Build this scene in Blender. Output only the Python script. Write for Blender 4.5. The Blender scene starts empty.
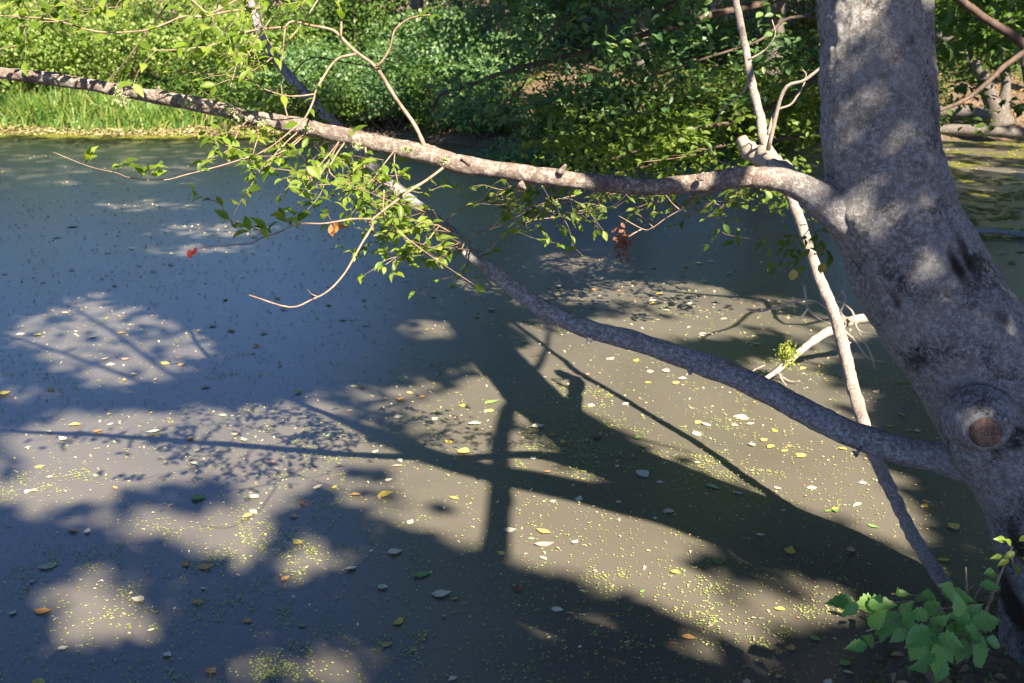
import bpy, math, random
import numpy as np
from mathutils import Vector, noise as mnoise

# ------------------------------------------------------------------ camera, world, sun, exposure
SC = bpy.context.scene
COL = SC.collection
rng = np.random.default_rng(7)
random.seed(7)
R = math.radians
CAMH = 1.8
PITCH = R(16.8)
FPX = 1024 * 35 / 36.0
CP, SP = math.cos(PITCH), math.sin(PITCH)

cam_d = bpy.data.cameras.new('camera')
cam = bpy.data.objects.new('camera', cam_d)
COL.objects.link(cam)
cam.location = (0, 0, CAMH)
cam.rotation_euler = (R(90) - PITCH, 0, 0)
cam_d.lens = 35
cam_d.sensor_width = 36
cam_d.clip_start = 0.05
cam_d.clip_end = 600
cam_d.dof.use_dof = True
cam_d.dof.focus_distance = 3.1
cam_d.dof.aperture_fstop = 6.3
SC.camera = cam

SUN_EL = R(44)
SH = np.array([-0.454, 0.891])             # horizontal way the shadows fall
SUNV = np.array([-SH[0] * math.cos(SUN_EL), -SH[1] * math.cos(SUN_EL), math.sin(SUN_EL)])
COT = 1 / math.tan(SUN_EL)

w = bpy.data.worlds.new('World')
SC.world = w
w.use_nodes = True
nt = w.node_tree
bg = nt.nodes['Background']
sky = nt.nodes.new('ShaderNodeTexSky')
sky.sky_type = 'NISHITA'
sky.sun_disc = False
sky.sun_elevation = SUN_EL
sky.ozone_density = 1.0
sky.air_density = 0.65
sky.dust_density = 0.2
sky.sun_rotation = math.atan2(SUNV[0], SUNV[1])
wb = nt.nodes.new('ShaderNodeMix'); wb.data_type = 'RGBA'; wb.blend_type = 'MULTIPLY'   # daylight white balance of the sky
wb.inputs[0].default_value = 1
wb.inputs[7].default_value = (.88, 1.0, 1.27, 1)
nt.links.new(sky.outputs[0], wb.inputs[6])
nt.links.new(wb.outputs[2], bg.inputs[0])
bg.inputs[1].default_value = 0.05

sd = bpy.data.lights.new('sun', 'SUN')
sd.energy = 5.0
sd.angle = R(0.53)
sd.color = (1.0, 0.85, 0.66)
so = bpy.data.objects.new('sun', sd)
COL.objects.link(so)
so.rotation_euler = Vector(SUNV).to_track_quat('Z', 'Y').to_euler()

SC.view_settings.view_transform = 'Standard'
SC.view_settings.look = 'None'
SC.view_settings.gamma = 1
SC.view_settings.exposure = 1.95
SC.view_settings.use_curve_mapping = False
SC.render.engine = 'CYCLES'
SC.cycles.max_bounces = 7
SC.cycles.transmission_bounces = 4
SC.cycles.caustics_reflective = False
SC.cycles.caustics_refractive = False

# ------------------------------------------------------------------ helpers
def P(x, y, d):
    """photo position and distance along the view -> a point in the place"""
    u = (x - 512) / FPX * d
    v = (341.5 - y) / FPX * d
    return np.array([u, d * CP + v * SP, CAMH - d * SP + v * CP])

def G(x, y, z=0.0):
    """photo position -> where it meets the level z"""
    v = (341.5 - y) / FPX
    d = (CAMH - z) / (SP - v * CP)
    return P(x, y, d)

def PX(p):
    p = np.asarray(p, float)
    Y, Z = p[..., 1], p[..., 2] - CAMH
    d = Y * CP - Z * SP
    u = Y * SP + Z * CP
    d = np.where(np.abs(d) < 1e-3, 1e-3, d)
    return 512 + p[..., 0] / d * FPX, 341.5 - u / d * FPX, d

def tag(o, label=None, cat=None, group=None, kind=None):
    if label: o['label'] = label
    if cat: o['category'] = cat
    if group: o['group'] = group
    if kind: o['kind'] = kind
    return o

def empty(name, loc, label, cat, group=None):
    o = bpy.data.objects.new(name, None)
    o.empty_display_size = 0.1
    COL.objects.link(o)
    o.location = loc
    return tag(o, label, cat, group)

def link_mesh(name, me, parent=None, at=None):
    o = bpy.data.objects.new(name, me)
    COL.objects.link(o)
    if parent is not None:
        o.parent = parent
    if at is not None:
        o.location = at
    return o

class MB:
    def __init__(s):
        s.v = []; s.f = []; s.n = 0
    def add(s, vs, fs):
        s.v.append(np.asarray(vs, float).reshape(-1, 3))
        for f in fs:
            s.f.append([i + s.n for i in f])
        s.n += len(s.v[-1])
    def build(s, name, mat, parent=None, origin=None, smooth=True):
        me = bpy.data.meshes.new(name)
        V = np.concatenate(s.v) if s.v else np.zeros((0, 3))
        if origin is not None:
            V = V - np.asarray(origin)
        me.from_pydata(V.tolist(), [], s.f)
        me.materials.append(mat)
        if smooth:
            me.polygons.foreach_set('use_smooth', [True] * len(me.polygons))
        me.update()
        return link_mesh(name, me, parent)

def catmull(pts, n):
    pts = np.asarray(pts, float)
    if len(pts) < 3:
        t = np.linspace(0, 1, n + 1)[:, None]
        return pts[0] * (1 - t) + pts[-1] * t
    p = np.vstack([2 * pts[0] - pts[1], pts, 2 * pts[-1] - pts[-2]])
    out = []
    for i in range(1, len(p) - 2):
        for t in np.linspace(0, 1, n, endpoint=False):
            a, b, c, d = p[i - 1], p[i], p[i + 1], p[i + 2]
            out.append(0.5 * ((2 * b) + (c - a) * t + (2 * a - 5 * b + 4 * c - d) * t * t + (3 * b - a - 3 * c + d) * t ** 3))
    out.append(p[-2])
    return np.array(out)

def tube(mb, pts, rad, seg=8, sub=4, wob=0.0, wscale=12.0, cap=True, lump=None):
    """smooth tapering limb through pts"""
    pr = np.hstack([np.asarray(pts, float), np.asarray(rad, float)[:, None]])
    pr = catmull(pr, sub)
    p, r = pr[:, :3], np.maximum(pr[:, 3], 0.0004)
    tng = np.gradient(p, axis=0)
    tng /= np.linalg.norm(tng, axis=1)[:, None] + 1e-9
    nrm = np.cross(tng[0], [0.3, 0.9, 0.2]); nrm /= np.linalg.norm(nrm)
    V = []
    for i in range(len(p)):
        nrm = nrm - tng[i] * nrm.dot(tng[i]); nrm /= np.linalg.norm(nrm)
        b = np.cross(tng[i], nrm)
        for k in range(seg):
            a = 2 * math.pi * k / seg
            dr = nrm * math.cos(a) + b * math.sin(a)
            q = p[i] + dr * r[i]
            if wob:
                q = q + dr * r[i] * wob * mnoise.noise(Vector(q * wscale))
            if lump:
                q = q + dr * lump(q, a, i)
            V.append(q)
    F = []
    m = len(p)
    for i in range(m - 1):
        for k in range(seg):
            k2 = (k + 1) % seg
            F.append((i * seg + k, i * seg + k2, (i + 1) * seg + k2, (i + 1) * seg + k))
    if cap:
        F.append(tuple(range(seg))[::-1])
        F.append(tuple((m - 1) * seg + k for k in range(seg)))
    mb.add(V, F)
    return p

LEAF_D = (np.array([[0, 0, 0], [.45, .30, .07], [1, 0, -.05], [.45, -.30, .07]]), [(0, 2, 1), (0, 3, 2)])
LEAF_M = (np.array([[0, 0, 0], [.28, .23, .05], [.65, .24, .04], [1, 0, -.12], [.65, -.24, .04], [.28, -.23, .05], [.5, 0, -.02]]),
          [(0, 6, 1), (1, 6, 2), (2, 6, 3), (0, 5, 6), (5, 4, 6), (4, 3, 6)])
LEAF_F = (np.array([[-.22, 0, .02], [0, 0, 0], [.12, .13, .03], [.32, .25, .06], [.55, .26, .05], [.78, .15, .0], [1.03, 0, -.14],
                    [.78, -.15, .0], [.55, -.26, .05], [.32, -.25, .06], [.12, -.13, .03], [.32, 0, -.01], [.55, 0, -.02], [.78, 0, -.06], [-.22, .02, .02]]),
          [(0, 1, 14), (1, 11, 3, 2), (11, 12, 4, 3), (12, 13, 5, 4), (13, 6, 5), (1, 10, 9, 11), (11, 9, 8, 12), (12, 8, 7, 13), (13, 7, 6)])
def toothed():
    side = [(.05, .10), (.14, .24), (.20, .20), (.30, .37), (.38, .29), (.50, .36), (.57, .26), (.68, .26), (.74, .17), (.86, .13), (.90, .07)]
    V = [[-.3, 0, .0], [0, 0, 0]] + [[x, y, .25 * y - .1 * x * x] for x, y in side] + [[1.05, 0, -.14]] + [[x, -y, .25 * y - .1 * x * x] for x, y in side[::-1]]
    n = len(side)
    mids = [(.2, 0, 0), (.45, 0, -.02), (.7, 0, -.05)]
    m0 = len(V)
    V += [list(m) for m in mids] + [[-.3, .018, 0]]
    L = list(range(2, 2 + n)); tip = 2 + n; Rr = list(range(3 + n, 3 + 2 * n))[::-1]
    F = [(0, 1, m0 + 3)]
    for S, fl in ((L, 0), (Rr, 1)):
        fs = [(1, m0, S[0]), (m0, S[1], S[0]), (m0, S[2], S[1]), (m0, S[3], S[2]), (m0, m0 + 1, S[3]), (m0 + 1, S[4], S[3]), (m0 + 1, S[5], S[4]),
              (m0 + 1, m0 + 2, S[5]), (m0 + 2, S[6], S[5]), (m0 + 2, S[7], S[6]), (m0 + 2, S[8], S[7]), (m0 + 2, S[9], S[8]), (m0 + 2, S[10], S[9]), (m0 + 2, tip, S[10])]
        F += [f[::-1] if fl else f for f in fs]
    return np.array(V), F
LEAF_T = toothed()

def leaf_mesh(name, pos, dirs, nrm, size, mat, tmpl=LEAF_M, parent=None, width=1.0, curl=0.0, origin=None):
    """many separate leaves in one mesh, with a per-leaf number 'rnd' for natural colour variation"""
    pos = np.asarray(pos, float); n = len(pos)
    d = np.asarray(dirs, float); d = d / (np.linalg.norm(d, axis=1)[:, None] + 1e-9)
    z = np.asarray(nrm, float); z = z - d * (z * d).sum(1)[:, None]; z /= np.linalg.norm(z, axis=1)[:, None] + 1e-9
    y = np.cross(z, d)
    T, F = tmpl
    k = len(T)
    sz = np.broadcast_to(np.asarray(size, float), (n,))[:, None, None]
    Tb = np.broadcast_to(T, (n, k, 3)).copy()
    Tb[:, :, 1] *= width * rng.uniform(.8, 1.2, (n, 1))
    if curl:
        Tb[:, :, 2] -= Tb[:, :, 0] ** 2 * rng.uniform(-.3, 1, (n, 1)) * curl
        Tb[:, :, 2] += np.abs(Tb[:, :, 1]) * rng.uniform(-.2, 1, (n, 1)) * curl
    V = pos[:, None, :] + sz * (Tb[:, :, 0:1] * d[:, None, :] + Tb[:, :, 1:2] * y[:, None, :] + Tb[:, :, 2:3] * z[:, None, :])
    if origin is not None:
        V = V - np.asarray(origin)
    me = bpy.data.meshes.new(name)
    me.vertices.add(n * k)
    me.vertices.foreach_set('co', V.astype(np.float32).ravel())
    lens = np.array([len(f) for f in F]); flat = np.concatenate([np.array(f) for f in F])
    nl = len(flat)
    loops = (flat[None, :] + (np.arange(n) * k)[:, None]).ravel()
    me.loops.add(n * nl)
    me.loops.foreach_set('vertex_index', loops.astype(np.int32))
    me.polygons.add(n * len(F))
    st = np.concatenate([[0], np.cumsum(lens)[:-1]])
    starts = (st[None, :] + (np.arange(n) * nl)[:, None]).ravel()
    me.polygons.foreach_set('loop_start', starts.astype(np.int32))
    try:
        me.polygons.foreach_set('loop_total', np.tile(lens, n).astype(np.int32))
    except Exception:
        pass
    me.polygons.foreach_set('use_smooth', np.ones(n * len(F), bool))
    at = me.attributes.new('rnd', 'FLOAT', 'POINT')
    at.data.foreach_set('value', np.repeat(rng.random(n), k).astype(np.float32))
    me.materials.append(mat)
    me.update(calc_edges=True)
    me.validate()
    return link_mesh(name, me, parent)

def rdirs(n):
    a = rng.normal(size=(n, 3))
    return a / np.linalg.norm(a, axis=1)[:, None]

def foliage(center, rad, nlobe, nleaf, size, up=.5):
    """leaves gathered on many small lobes of an uneven crown"""
    c = np.asarray(center); rad = np.asarray(rad)
    dl = rdirs(nlobe) * rng.uniform(.25, 1, (nlobe, 1)) ** .6
    lc = c + dl * rad * .78
    lr = rng.uniform(.18, .42, nlobe) * rad.mean()
    k = rng.choice(nlobe, nleaf, p=lr ** 2 / (lr ** 2).sum())
    dv = rdirs(nleaf)
    rr = rng.uniform(.35, 1.08, nleaf) ** .5
    p = lc[k] + dv * (lr[k] * rr)[:, None] * np.array([1.15, 1.15, .85])
    nn = dv * .6 + np.array([0, -.1, up]) + rdirs(nleaf) * .5
    dr = rdirs(nleaf) + dv * .4 + np.array([0, 0, -.35])
    return p, dr, nn, size * rng.uniform(.6, 1.3, nleaf), lc

# ------------------------------------------------------------------ materials
def mat_new(name):
    m = bpy.data.materials.new(name)
    m.use_nodes = True
    return m, m.node_tree, m.node_tree.nodes['Principled BSDF'], m.node_tree.nodes['Material Output']

def N(nt, t, **kw):
    n = nt.nodes.new(t)
    for k, v in kw.items():
        if k.startswith('_'):
            n.inputs[k[1:]].default_value = v
        else:
            setattr(n, k, v)
    return n

def ramp(nt, fac, stops):
    r = nt.nodes.new('ShaderNodeValToRGB')
    e = r.color_ramp.elements
    while len(e) < len(stops): e.new(0.5)
    for i, (p, c) in enumerate(stops):
        e[i].position = p
        e[i].color = (*c, 1) if len(c) == 3 else c
    nt.links.new(fac, r.inputs[0])
    return r.outputs[0]

def mixc(nt, fac, a, b):
    m = nt.nodes.new('ShaderNodeMix'); m.data_type = 'RGBA'
    for s, v in ((0, fac), (6, a), (7, b)):
        if hasattr(v, 'links'): nt.links.new(v, m.inputs[s])
        elif s == 0: m.inputs[0].default_value = v
        else: m.inputs[s].default_value = (*v, 1)
    return m.outputs[2]

def noise_n(nt, scale, detail=4, rough=.6, vec=None, dist=0.0):
    n = nt.nodes.new('ShaderNodeTexNoise')
    n.inputs['Scale'].default_value = scale
    n.inputs['Detail'].default_value = detail
    n.inputs['Roughness'].default_value = rough
    n.inputs['Distortion'].default_value = dist
    if vec is not None: nt.links.new(vec, n.inputs['Vector'])
    return n.outputs['Fac']

def leaf_mat(name, stops, trans=.4, rough=.5, tcol=1.35, spec=.35):
    m, nt, b, out = mat_new(name)
    a = N(nt, 'ShaderNodeAttribute', attribute_name='rnd')
    c = ramp(nt, a.outputs['Fac'], [(i / max(1, len(stops) - 1), s) for i, s in enumerate(stops)])
    nt.links.new(c, b.inputs['Base Color'])
    b.inputs['Roughness'].default_value = rough
    b.inputs['Specular IOR Level'].default_value = spec
    g = N(nt, 'ShaderNodeTexCoord').outputs['Object']
    tx = ramp(nt, noise_n(nt, 120, 3, .6, g), [(.3, (.72, .72, .68)), (.5, (1, 1, 1)), (.72, (1.0, 1.0, .9))])
    mt = nt.nodes.new('ShaderNodeMix'); mt.data_type = 'RGBA'; mt.blend_type = 'MULTIPLY'; mt.inputs[0].default_value = 1
    nt.links.new(c, mt.inputs[6]); nt.links.new(tx, mt.inputs[7]); c = mt.outputs[2]
    nt.links.new(c, b.inputs['Base Color'])
    t = N(nt, 'ShaderNodeBsdfTranslucent')
    mul = nt.nodes.new('ShaderNodeMix'); mul.data_type = 'RGBA'; mul.blend_type = 'MULTIPLY'
    mul.inputs[0].default_value = 1
    nt.links.new(c, mul.inputs[6]); mul.inputs[7].default_value = (1.25 * tcol, 1.3 * tcol, .55 * tcol, 1)
    nt.links.new(mul.outputs[2], t.inputs[0])
    mx = N(nt, 'ShaderNodeMixShader'); mx.inputs[0].default_value = trans
    nt.links.new(b.outputs[0], mx.inputs[1]); nt.links.new(t.outputs[0], mx.inputs[2])
    nt.links.new(mx.outputs[0], out.inputs[0])
    return m

def bark_mat(name, base, base2, lichen, lich_amt, dark_amt=.5, scale=1.0, bump=.5, white_amt=0.5):
    m, nt, b, out = mat_new(name)
    g = N(nt, 'ShaderNodeTexCoord').outputs['Object']
    n1 = noise_n(nt, 9 * scale, 5, .6, g, .4)
    c = ramp(nt, n1, [(.3, base), (.7, base2)])
    nb_ = noise_n(nt, 4 * scale, 3, .6, g)
    nl = noise_n(nt, 38 * scale, 9, .82, g, .2)
    fl = ramp(nt, nl, [(.56 - .14 * lich_amt, (0, 0, 0)), (.64 - .12 * lich_amt, (1, 1, 1))])
    c = mixc(nt, fl, c, lichen)
    nf = noise_n(nt, 140 * scale, 4, .7, g)
    ff = ramp(nt, nf, [(.35, (.0,) * 3), (.75, (.6,) * 3)])
    c = mixc(nt, ff, c, tuple(x * .5 for x in base))
    nd = noise_n(nt, 48 * scale, 6, .85, g, .3)
    nd2 = noise_n(nt, 5 * scale, 2, .5, g)
    md = N(nt, 'ShaderNodeMath', operation='ADD'); nt.links.new(nd, md.inputs[0]); nt.links.new(nd2, md.inputs[1])
    fd = ramp(nt, md.outputs[0], [(0, (0,) * 3), (1, (1,) * 3)])
    sm = N(nt, 'ShaderNodeMath', operation='MULTIPLY'); sm.inputs[1].default_value = .5; nt.links.new(md.outputs[0], sm.inputs[0])
    fd = ramp(nt, sm.outputs[0], [(.615 - .1 * dark_amt, (0,) * 3), (.69 - .1 * dark_amt, (.85,) * 3)])
    c = mixc(nt, fd, c, (.025, .028, .026))
    vo = N(nt, 'ShaderNodeTexVoronoi'); vo.inputs['Scale'].default_value = 20 * scale
    nt.links.new(g, vo.inputs['Vector'])
    nv = noise_n(nt, 60 * scale, 3, .6, g)
    ad = N(nt, 'ShaderNodeMath', operation='MULTIPLY_ADD'); nt.links.new(nv, ad.inputs[0]); ad.inputs[1].default_value = .35; nt.links.new(vo.outputs['Distance'], ad.inputs[2])
    fw = ramp(nt, ad.outputs[0], [(.20 + .16 * white_amt, (1,) * 3), (.25 + .18 * white_amt, (0,) * 3)])
    sel = N(nt, 'ShaderNodeSeparateColor'); nt.links.new(vo.outputs['Color'], sel.inputs[0])
    gt = N(nt, 'ShaderNodeMath', operation='GREATER_THAN'); nt.links.new(sel.outputs[0], gt.inputs[0]); gt.inputs[1].default_value = .72
    mm = N(nt, 'ShaderNodeMath', operation='MULTIPLY'); nt.links.new(fw, mm.inputs[0]); nt.links.new(gt.outputs[0], mm.inputs[1])
    c = mixc(nt, mm.outputs[0], c, (.50, .53, .50))
    ca = N(nt, 'ShaderNodeAttribute', attribute_name='collar')
    cg = mixc(nt, fl, (.26, .24, .235), (.45, .475, .50))
    cg = mixc(nt, fd, cg, (.03, .033, .03))
    c = mixc(nt, ca.outputs['Fac'], c, cg)
    wa = N(nt, 'ShaderNodeAttribute', attribute_name='wound_and_foot')
    c = mixc(nt, wa.outputs['Fac'], c, (.05, .032, .025))
    nt.links.new(c, b.inputs['Base Color'])
    b.inputs['Roughness'].default_value = .85
    b.inputs['Specular IOR Level'].default_value = .25
    bp = N(nt, 'ShaderNodeBump'); bp.inputs['Strength'].default_value = bump; bp.inputs['Distance'].default_value = .012
    h = N(nt, 'ShaderNodeMath', operation='MULTIPLY_ADD'); nt.links.new(nl, h.inputs[0]); h.inputs[1].default_value = 1.5; nt.links.new(nf, h.inputs[2])
    h2 = N(nt, 'ShaderNodeMath', operation='MULTIPLY_ADD'); nt.links.new(fd, h2.inputs[0]); h2.inputs[1].default_value = .5; nt.links.new(h.outputs[0], h2.inputs[2])
    nt.links.new(h2.outputs[0], bp.inputs['Height'])
    nt.links.new(bp.outputs[0], b.inputs['Normal'])
    return m

def plain(name, c, rough=.8, c2=None, scale=20):
    m, nt, b, out = mat_new(name)
    if c2:
        g = N(nt, 'ShaderNodeTexCoord').outputs['Object']
        cc = ramp(nt, noise_n(nt, scale, 5, .65, g), [(.38, c), (.62, c2)])
        nt.links.new(cc, b.inputs['Base Color'])
    else:
        b.inputs['Base Color'].default_value = (*c, 1)
    b.inputs['Roughness'].default_value = rough
    b.inputs['Specular IOR Level'].default_value = .3
    return m

M = {}
M['trunk'] = bark_mat('trunk_bark', (.24, .225, .215), (.48, .46, .44), (.64, .67, .69), .62, .6, 1.6, .9, .5)
M['limb'] = bark_mat('limb_bark', (.17, .125, .11), (.30, .235, .205), (.56, .53, .46), .5, .45, 1.9, .7, .75)
M['limb_dark'] = bark_mat('dark_limb_bark', (.21, .195, .20), (.34, .32, .325), (.58, .62, .66), .62, .25, 2.0, .7, .8)
M['dead'] = bark_mat('dead_wood', (.40, .33, .27), (.55, .48, .41), (.62, .60, .55), .3, .3, 2.5, .5, .3)
M['stick'] = bark_mat('leaning_stick_bark', (.26, .20, .18), (.44, .38, .34), (.62, .59, .54), .45, .2, 3, .5, .5)
M['far_bark'] = bark_mat('far_bark', (.10, .085, .075), (.17, .15, .135), (.24, .25, .23), .2, .3, .6, .4, .2)
M['twig'] = plain('twig_bark', (.18, .12, .085), .6, (.33, .25, .19), 30)
M['twig_dark'] = plain('dark_twig_bark', (.065, .045, .036), .7, (.12, .085, .07), 30)
M['cut'] = plain('cut_wood', (.10, .065, .05), .85, (.25, .17, .13), 45)
_nt = M['cut'].node_tree; _b = _nt.nodes['Principled BSDF']; _old = _b.inputs['Base Color'].links[0].from_socket
_mp = N(_nt, 'ShaderNodeMapping'); _nt.links.new(N(_nt, 'ShaderNodeTexCoord').outputs['Object'], _mp.inputs[0])
_mp.inputs['Location'].default_value = (0, 0, 0); CUT_MAP = _mp
_wv = N(_nt, 'ShaderNodeTexWave', wave_type='RINGS', rings_direction='SPHERICAL'); _wv.inputs['Scale'].default_value = 42; _wv.inputs['Distortion'].default_value = 3; _wv.inputs['Detail Scale'].default_value = 2
_nt.links.new(_mp.outputs[0], _wv.inputs[0])
_nt.links.new(mixc(_nt, ramp(_nt, _wv.outputs['Fac'], [(.1, (.55,) * 3), (.6, (0,) * 3)]), _old, (.07, .04, .03)), _b.inputs['Base Color'])
M['leaf_near'] = leaf_mat('near_leaf', [(.09, .16, .02), (.15, .25, .03), (.21, .31, .045), (.28, .36, .07)], .5, .42)
M['leaf_mid'] = leaf_mat('mid_leaf', [(.07, .13, .022), (.12, .20, .035), (.20, .27, .06)], .45, .45)
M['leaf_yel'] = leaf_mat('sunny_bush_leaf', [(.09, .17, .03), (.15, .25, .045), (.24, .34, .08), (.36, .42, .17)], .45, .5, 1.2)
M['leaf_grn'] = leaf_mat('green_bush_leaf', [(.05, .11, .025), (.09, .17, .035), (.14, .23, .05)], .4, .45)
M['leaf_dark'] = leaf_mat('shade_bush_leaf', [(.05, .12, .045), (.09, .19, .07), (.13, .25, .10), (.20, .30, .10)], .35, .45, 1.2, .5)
M['leaf_olive'] = leaf_mat('olive_leaf', [(.06, .09, .015), (.11, .14, .02), (.17, .19, .03)], .45, .5)
M['leaf_sap'] = leaf_mat('sapling_leaf', [(.12, .29, .07), (.18, .37, .10), (.25, .43, .12)], .3, .4, 1.1)
M['leaf_can'] = leaf_mat('shade_canopy_leaf', [(.03, .06, .015), (.05, .09, .02)], .04, .6)  # near-opaque leaves of the added, unseen crowns
M['reed'] = leaf_mat('reed_blade', [(.06, .15, .035), (.11, .22, .045), (.19, .29, .07), (.32, .33, .11)], .4, .4)
M['litter'] = leaf_mat('litter_leaf', [(.16, .09, .05), (.28, .17, .09), (.40, .27, .15), (.12, .06, .04), (.45, .38, .22)], .15, .7)
M['litter_pale'] = leaf_mat('pale_litter', [(.40, .34, .20), (.50, .44, .28), (.24, .28, .10), (.26, .18, .11), (.16, .20, .06)], .2, .7)
M['weed'] = leaf_mat('duckweed', [(.26, .36, .06), (.42, .50, .12), (.55, .60, .22), (.32, .40, .10), (.50, .52, .34)], .15, .6)
M['weed_olive'] = leaf_mat('floating_weed', [(.14, .17, .02), (.24, .26, .03), (.30, .30, .05)], .15, .6)
M['lichen'] = leaf_mat('lichen_tuft', [(.34, .40, .22), (.46, .50, .32), (.30, .33, .2)], .25, .8)

# water: brown silty body under a clear, barely rippled skin
m, nt, b, out = mat_new('pond_water')
g = N(nt, 'ShaderNodeTexCoord').outputs['Object']
n1 = noise_n(nt, .9, 4, .55, g, .6)
c = ramp(nt, n1, [(.3, (.098, .091, .076)), (.7, (.130, .121, .101))])
n2 = noise_n(nt, 900, 2, .6, g)
c = mixc(nt, ramp(nt, n2, [(.66, (0,) * 3), (.74, (.35,) * 3)]), c, (.42, .42, .30))
nt.links.new(c, b.inputs['Base Color'])
b.inputs['IOR'].default_value = 1.5
b.inputs['Roughness'].default_value = .29
b.inputs['Specular IOR Level'].default_value = .9
bp = N(nt, 'ShaderNodeBump'); bp.inputs['Strength'].default_value = .07; bp.inputs['Distance'].default_value = .02
mp = N(nt, 'ShaderNodeMapping'); mp.inputs['Scale'].default_value = (1, 2.2, 1); nt.links.new(g, mp.inputs[0])
nt.links.new(noise_n(nt, 5, 6, .6, mp.outputs[0]), bp.inputs['Height'])
nt.links.new(bp.outputs[0], b.inputs['Normal'])
M['water'] = m

m, nt, b, out = mat_new('earth')
g = N(nt, 'ShaderNodeTexCoord').outputs['Object']
c = ramp(nt, noise_n(nt, 1.2, 8, .7, g), [(.3, (.07, .05, .035)), (.5, (.16, .115, .08)), (.7, (.26, .19, .135))])
c = mixc(nt, ramp(nt, noise_n(nt, 18, 6, .8, g), [(.45, (0,) * 3), (.6, (1,) * 3)]), c, (.09, .065, .04))
nt.links.new(c, b.inputs['Base Color']); b.inputs['Roughness'].default_value = .95
bp = N(nt, 'ShaderNodeBump'); bp.inputs['Strength'].default_value = .8; bp.inputs['Distance'].default_value = .05
nt.links.new(noise_n(nt, 12, 8, .7, g), bp.inputs['Height']); nt.links.new(bp.outputs[0], b.inputs['Normal'])
M['earth'] = m

# ------------------------------------------------------------------ ground and water
def far_edge(X):
    e = 20.3 + .25 * np.sin(X * 1.1) + .15 * np.sin(X * 2.7 + 1)
    e = e - 4.2 * np.exp(-((X - 1.6) / 2.6) ** 2)
    e = e - 1.2 * np.clip((X - 6) / 3, 0, 1)
    return e
def near_edge(X):
    return 2.25 + .72 / (1 + np.exp(-(X - 1.12) * 9)) + .6 * np.clip(X - 2.2, 0, 12) - .3 * np.clip(-X - 1, 0, 6)
def gz(X, Y):
    X = np.asarray(X, float); Y = np.asarray(Y, float)
    a = Y - far_edge(X); bb = near_edge(X) - Y
    c = np.abs(X + 1.5) - 23
    s = np.maximum(np.maximum(a, bb), c)
    h = np.where(s > 0, .16 * (1 - np.exp(-s / .35)) + .02 * s, np.maximum(s * .5, -.6) + 0.0)
    up = np.clip(a - .8, 0, 60)
    h = h + np.where(s > 0, .15 * np.minimum(up, 22) + .05 * np.clip(up - 22, 0, 40), 0)
    h = h + np.where(s > .2, .05 * np.sin(X * 1.9 + Y) * np.sin(Y * 1.3) * np.clip(s, 0, 1), 0)
    return h

u = np.sinh(np.linspace(-1, 1, 361) * 5.2) / math.sinh(5.2)
xs = u * 300
ys = 6 + u * 300
XX, YY = np.meshgrid(xs, ys)
# finer rows around both shores come from a second coordinate set
xs = np.unique(np.concatenate([np.linspace(-300, -40, 20), np.linspace(-40, 40, 321), np.linspace(40, 300, 20)]))
ys = np.unique(np.concatenate([np.linspace(-290, -12, 18), np.linspace(-12, 1.5, 40), np.linspace(1.5, 3.6, 60), np.linspace(3.6, 14, 30), np.linspace(14, 23, 100), np.linspace(23, 50, 70), np.linspace(50, 300, 20)]))
XX, YY = np.meshgrid(xs, ys)
ZZ = gz(XX, YY)
nx, ny = len(xs), len(ys)
me = bpy.data.meshes.new('ground')
idx = np.arange(nx * ny).reshape(ny, nx)
q = np.stack([idx[:-1, :-1], idx[:-1, 1:], idx[1:, 1:], idx[1:, :-1]], -1).reshape(-1, 4)
me.from_pydata(np.stack([XX, YY, ZZ], -1).reshape(-1, 3).tolist(), [], q.tolist())
me.materials.append(M['earth'])
me.polygons.foreach_set('use_smooth', [True] * len(me.polygons))
tag(link_mesh('ground', me), kind='structure')
me = bpy.data.meshes.new('pond_water')
me.from_pydata([(-26, -4, 0), (24, -4, 0), (24, 22, 0), (-26, 22, 0)], [], [(0, 1, 2, 3)])
me.materials.append(M['water'])
tag(link_mesh('pond_water', me), kind='structure')

# ------------------------------------------------------------------ the near tree
def traced(pts, d0, d1, dscale=1.0):
    """[(x, y, diameter in photo)] -> points and radii, depth running from d0 to d1"""
    n = len(pts); out = []; rr = []
    for i, (x, y, dm) in enumerate(pts):
        d = d0 + (d1 - d0) * i / (n - 1)
        out.append(P(x, y, d)); rr.append(dm * .5 * d / FPX * dscale)
    return np.array(out), np.array(rr)

TB = np.array([1.62, 2.62, 0.08])
tree = empty('leaning_tree', TB, 'grey mottled tree trunk bending at the right edge, two long limbs reaching left', 'tree')

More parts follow.
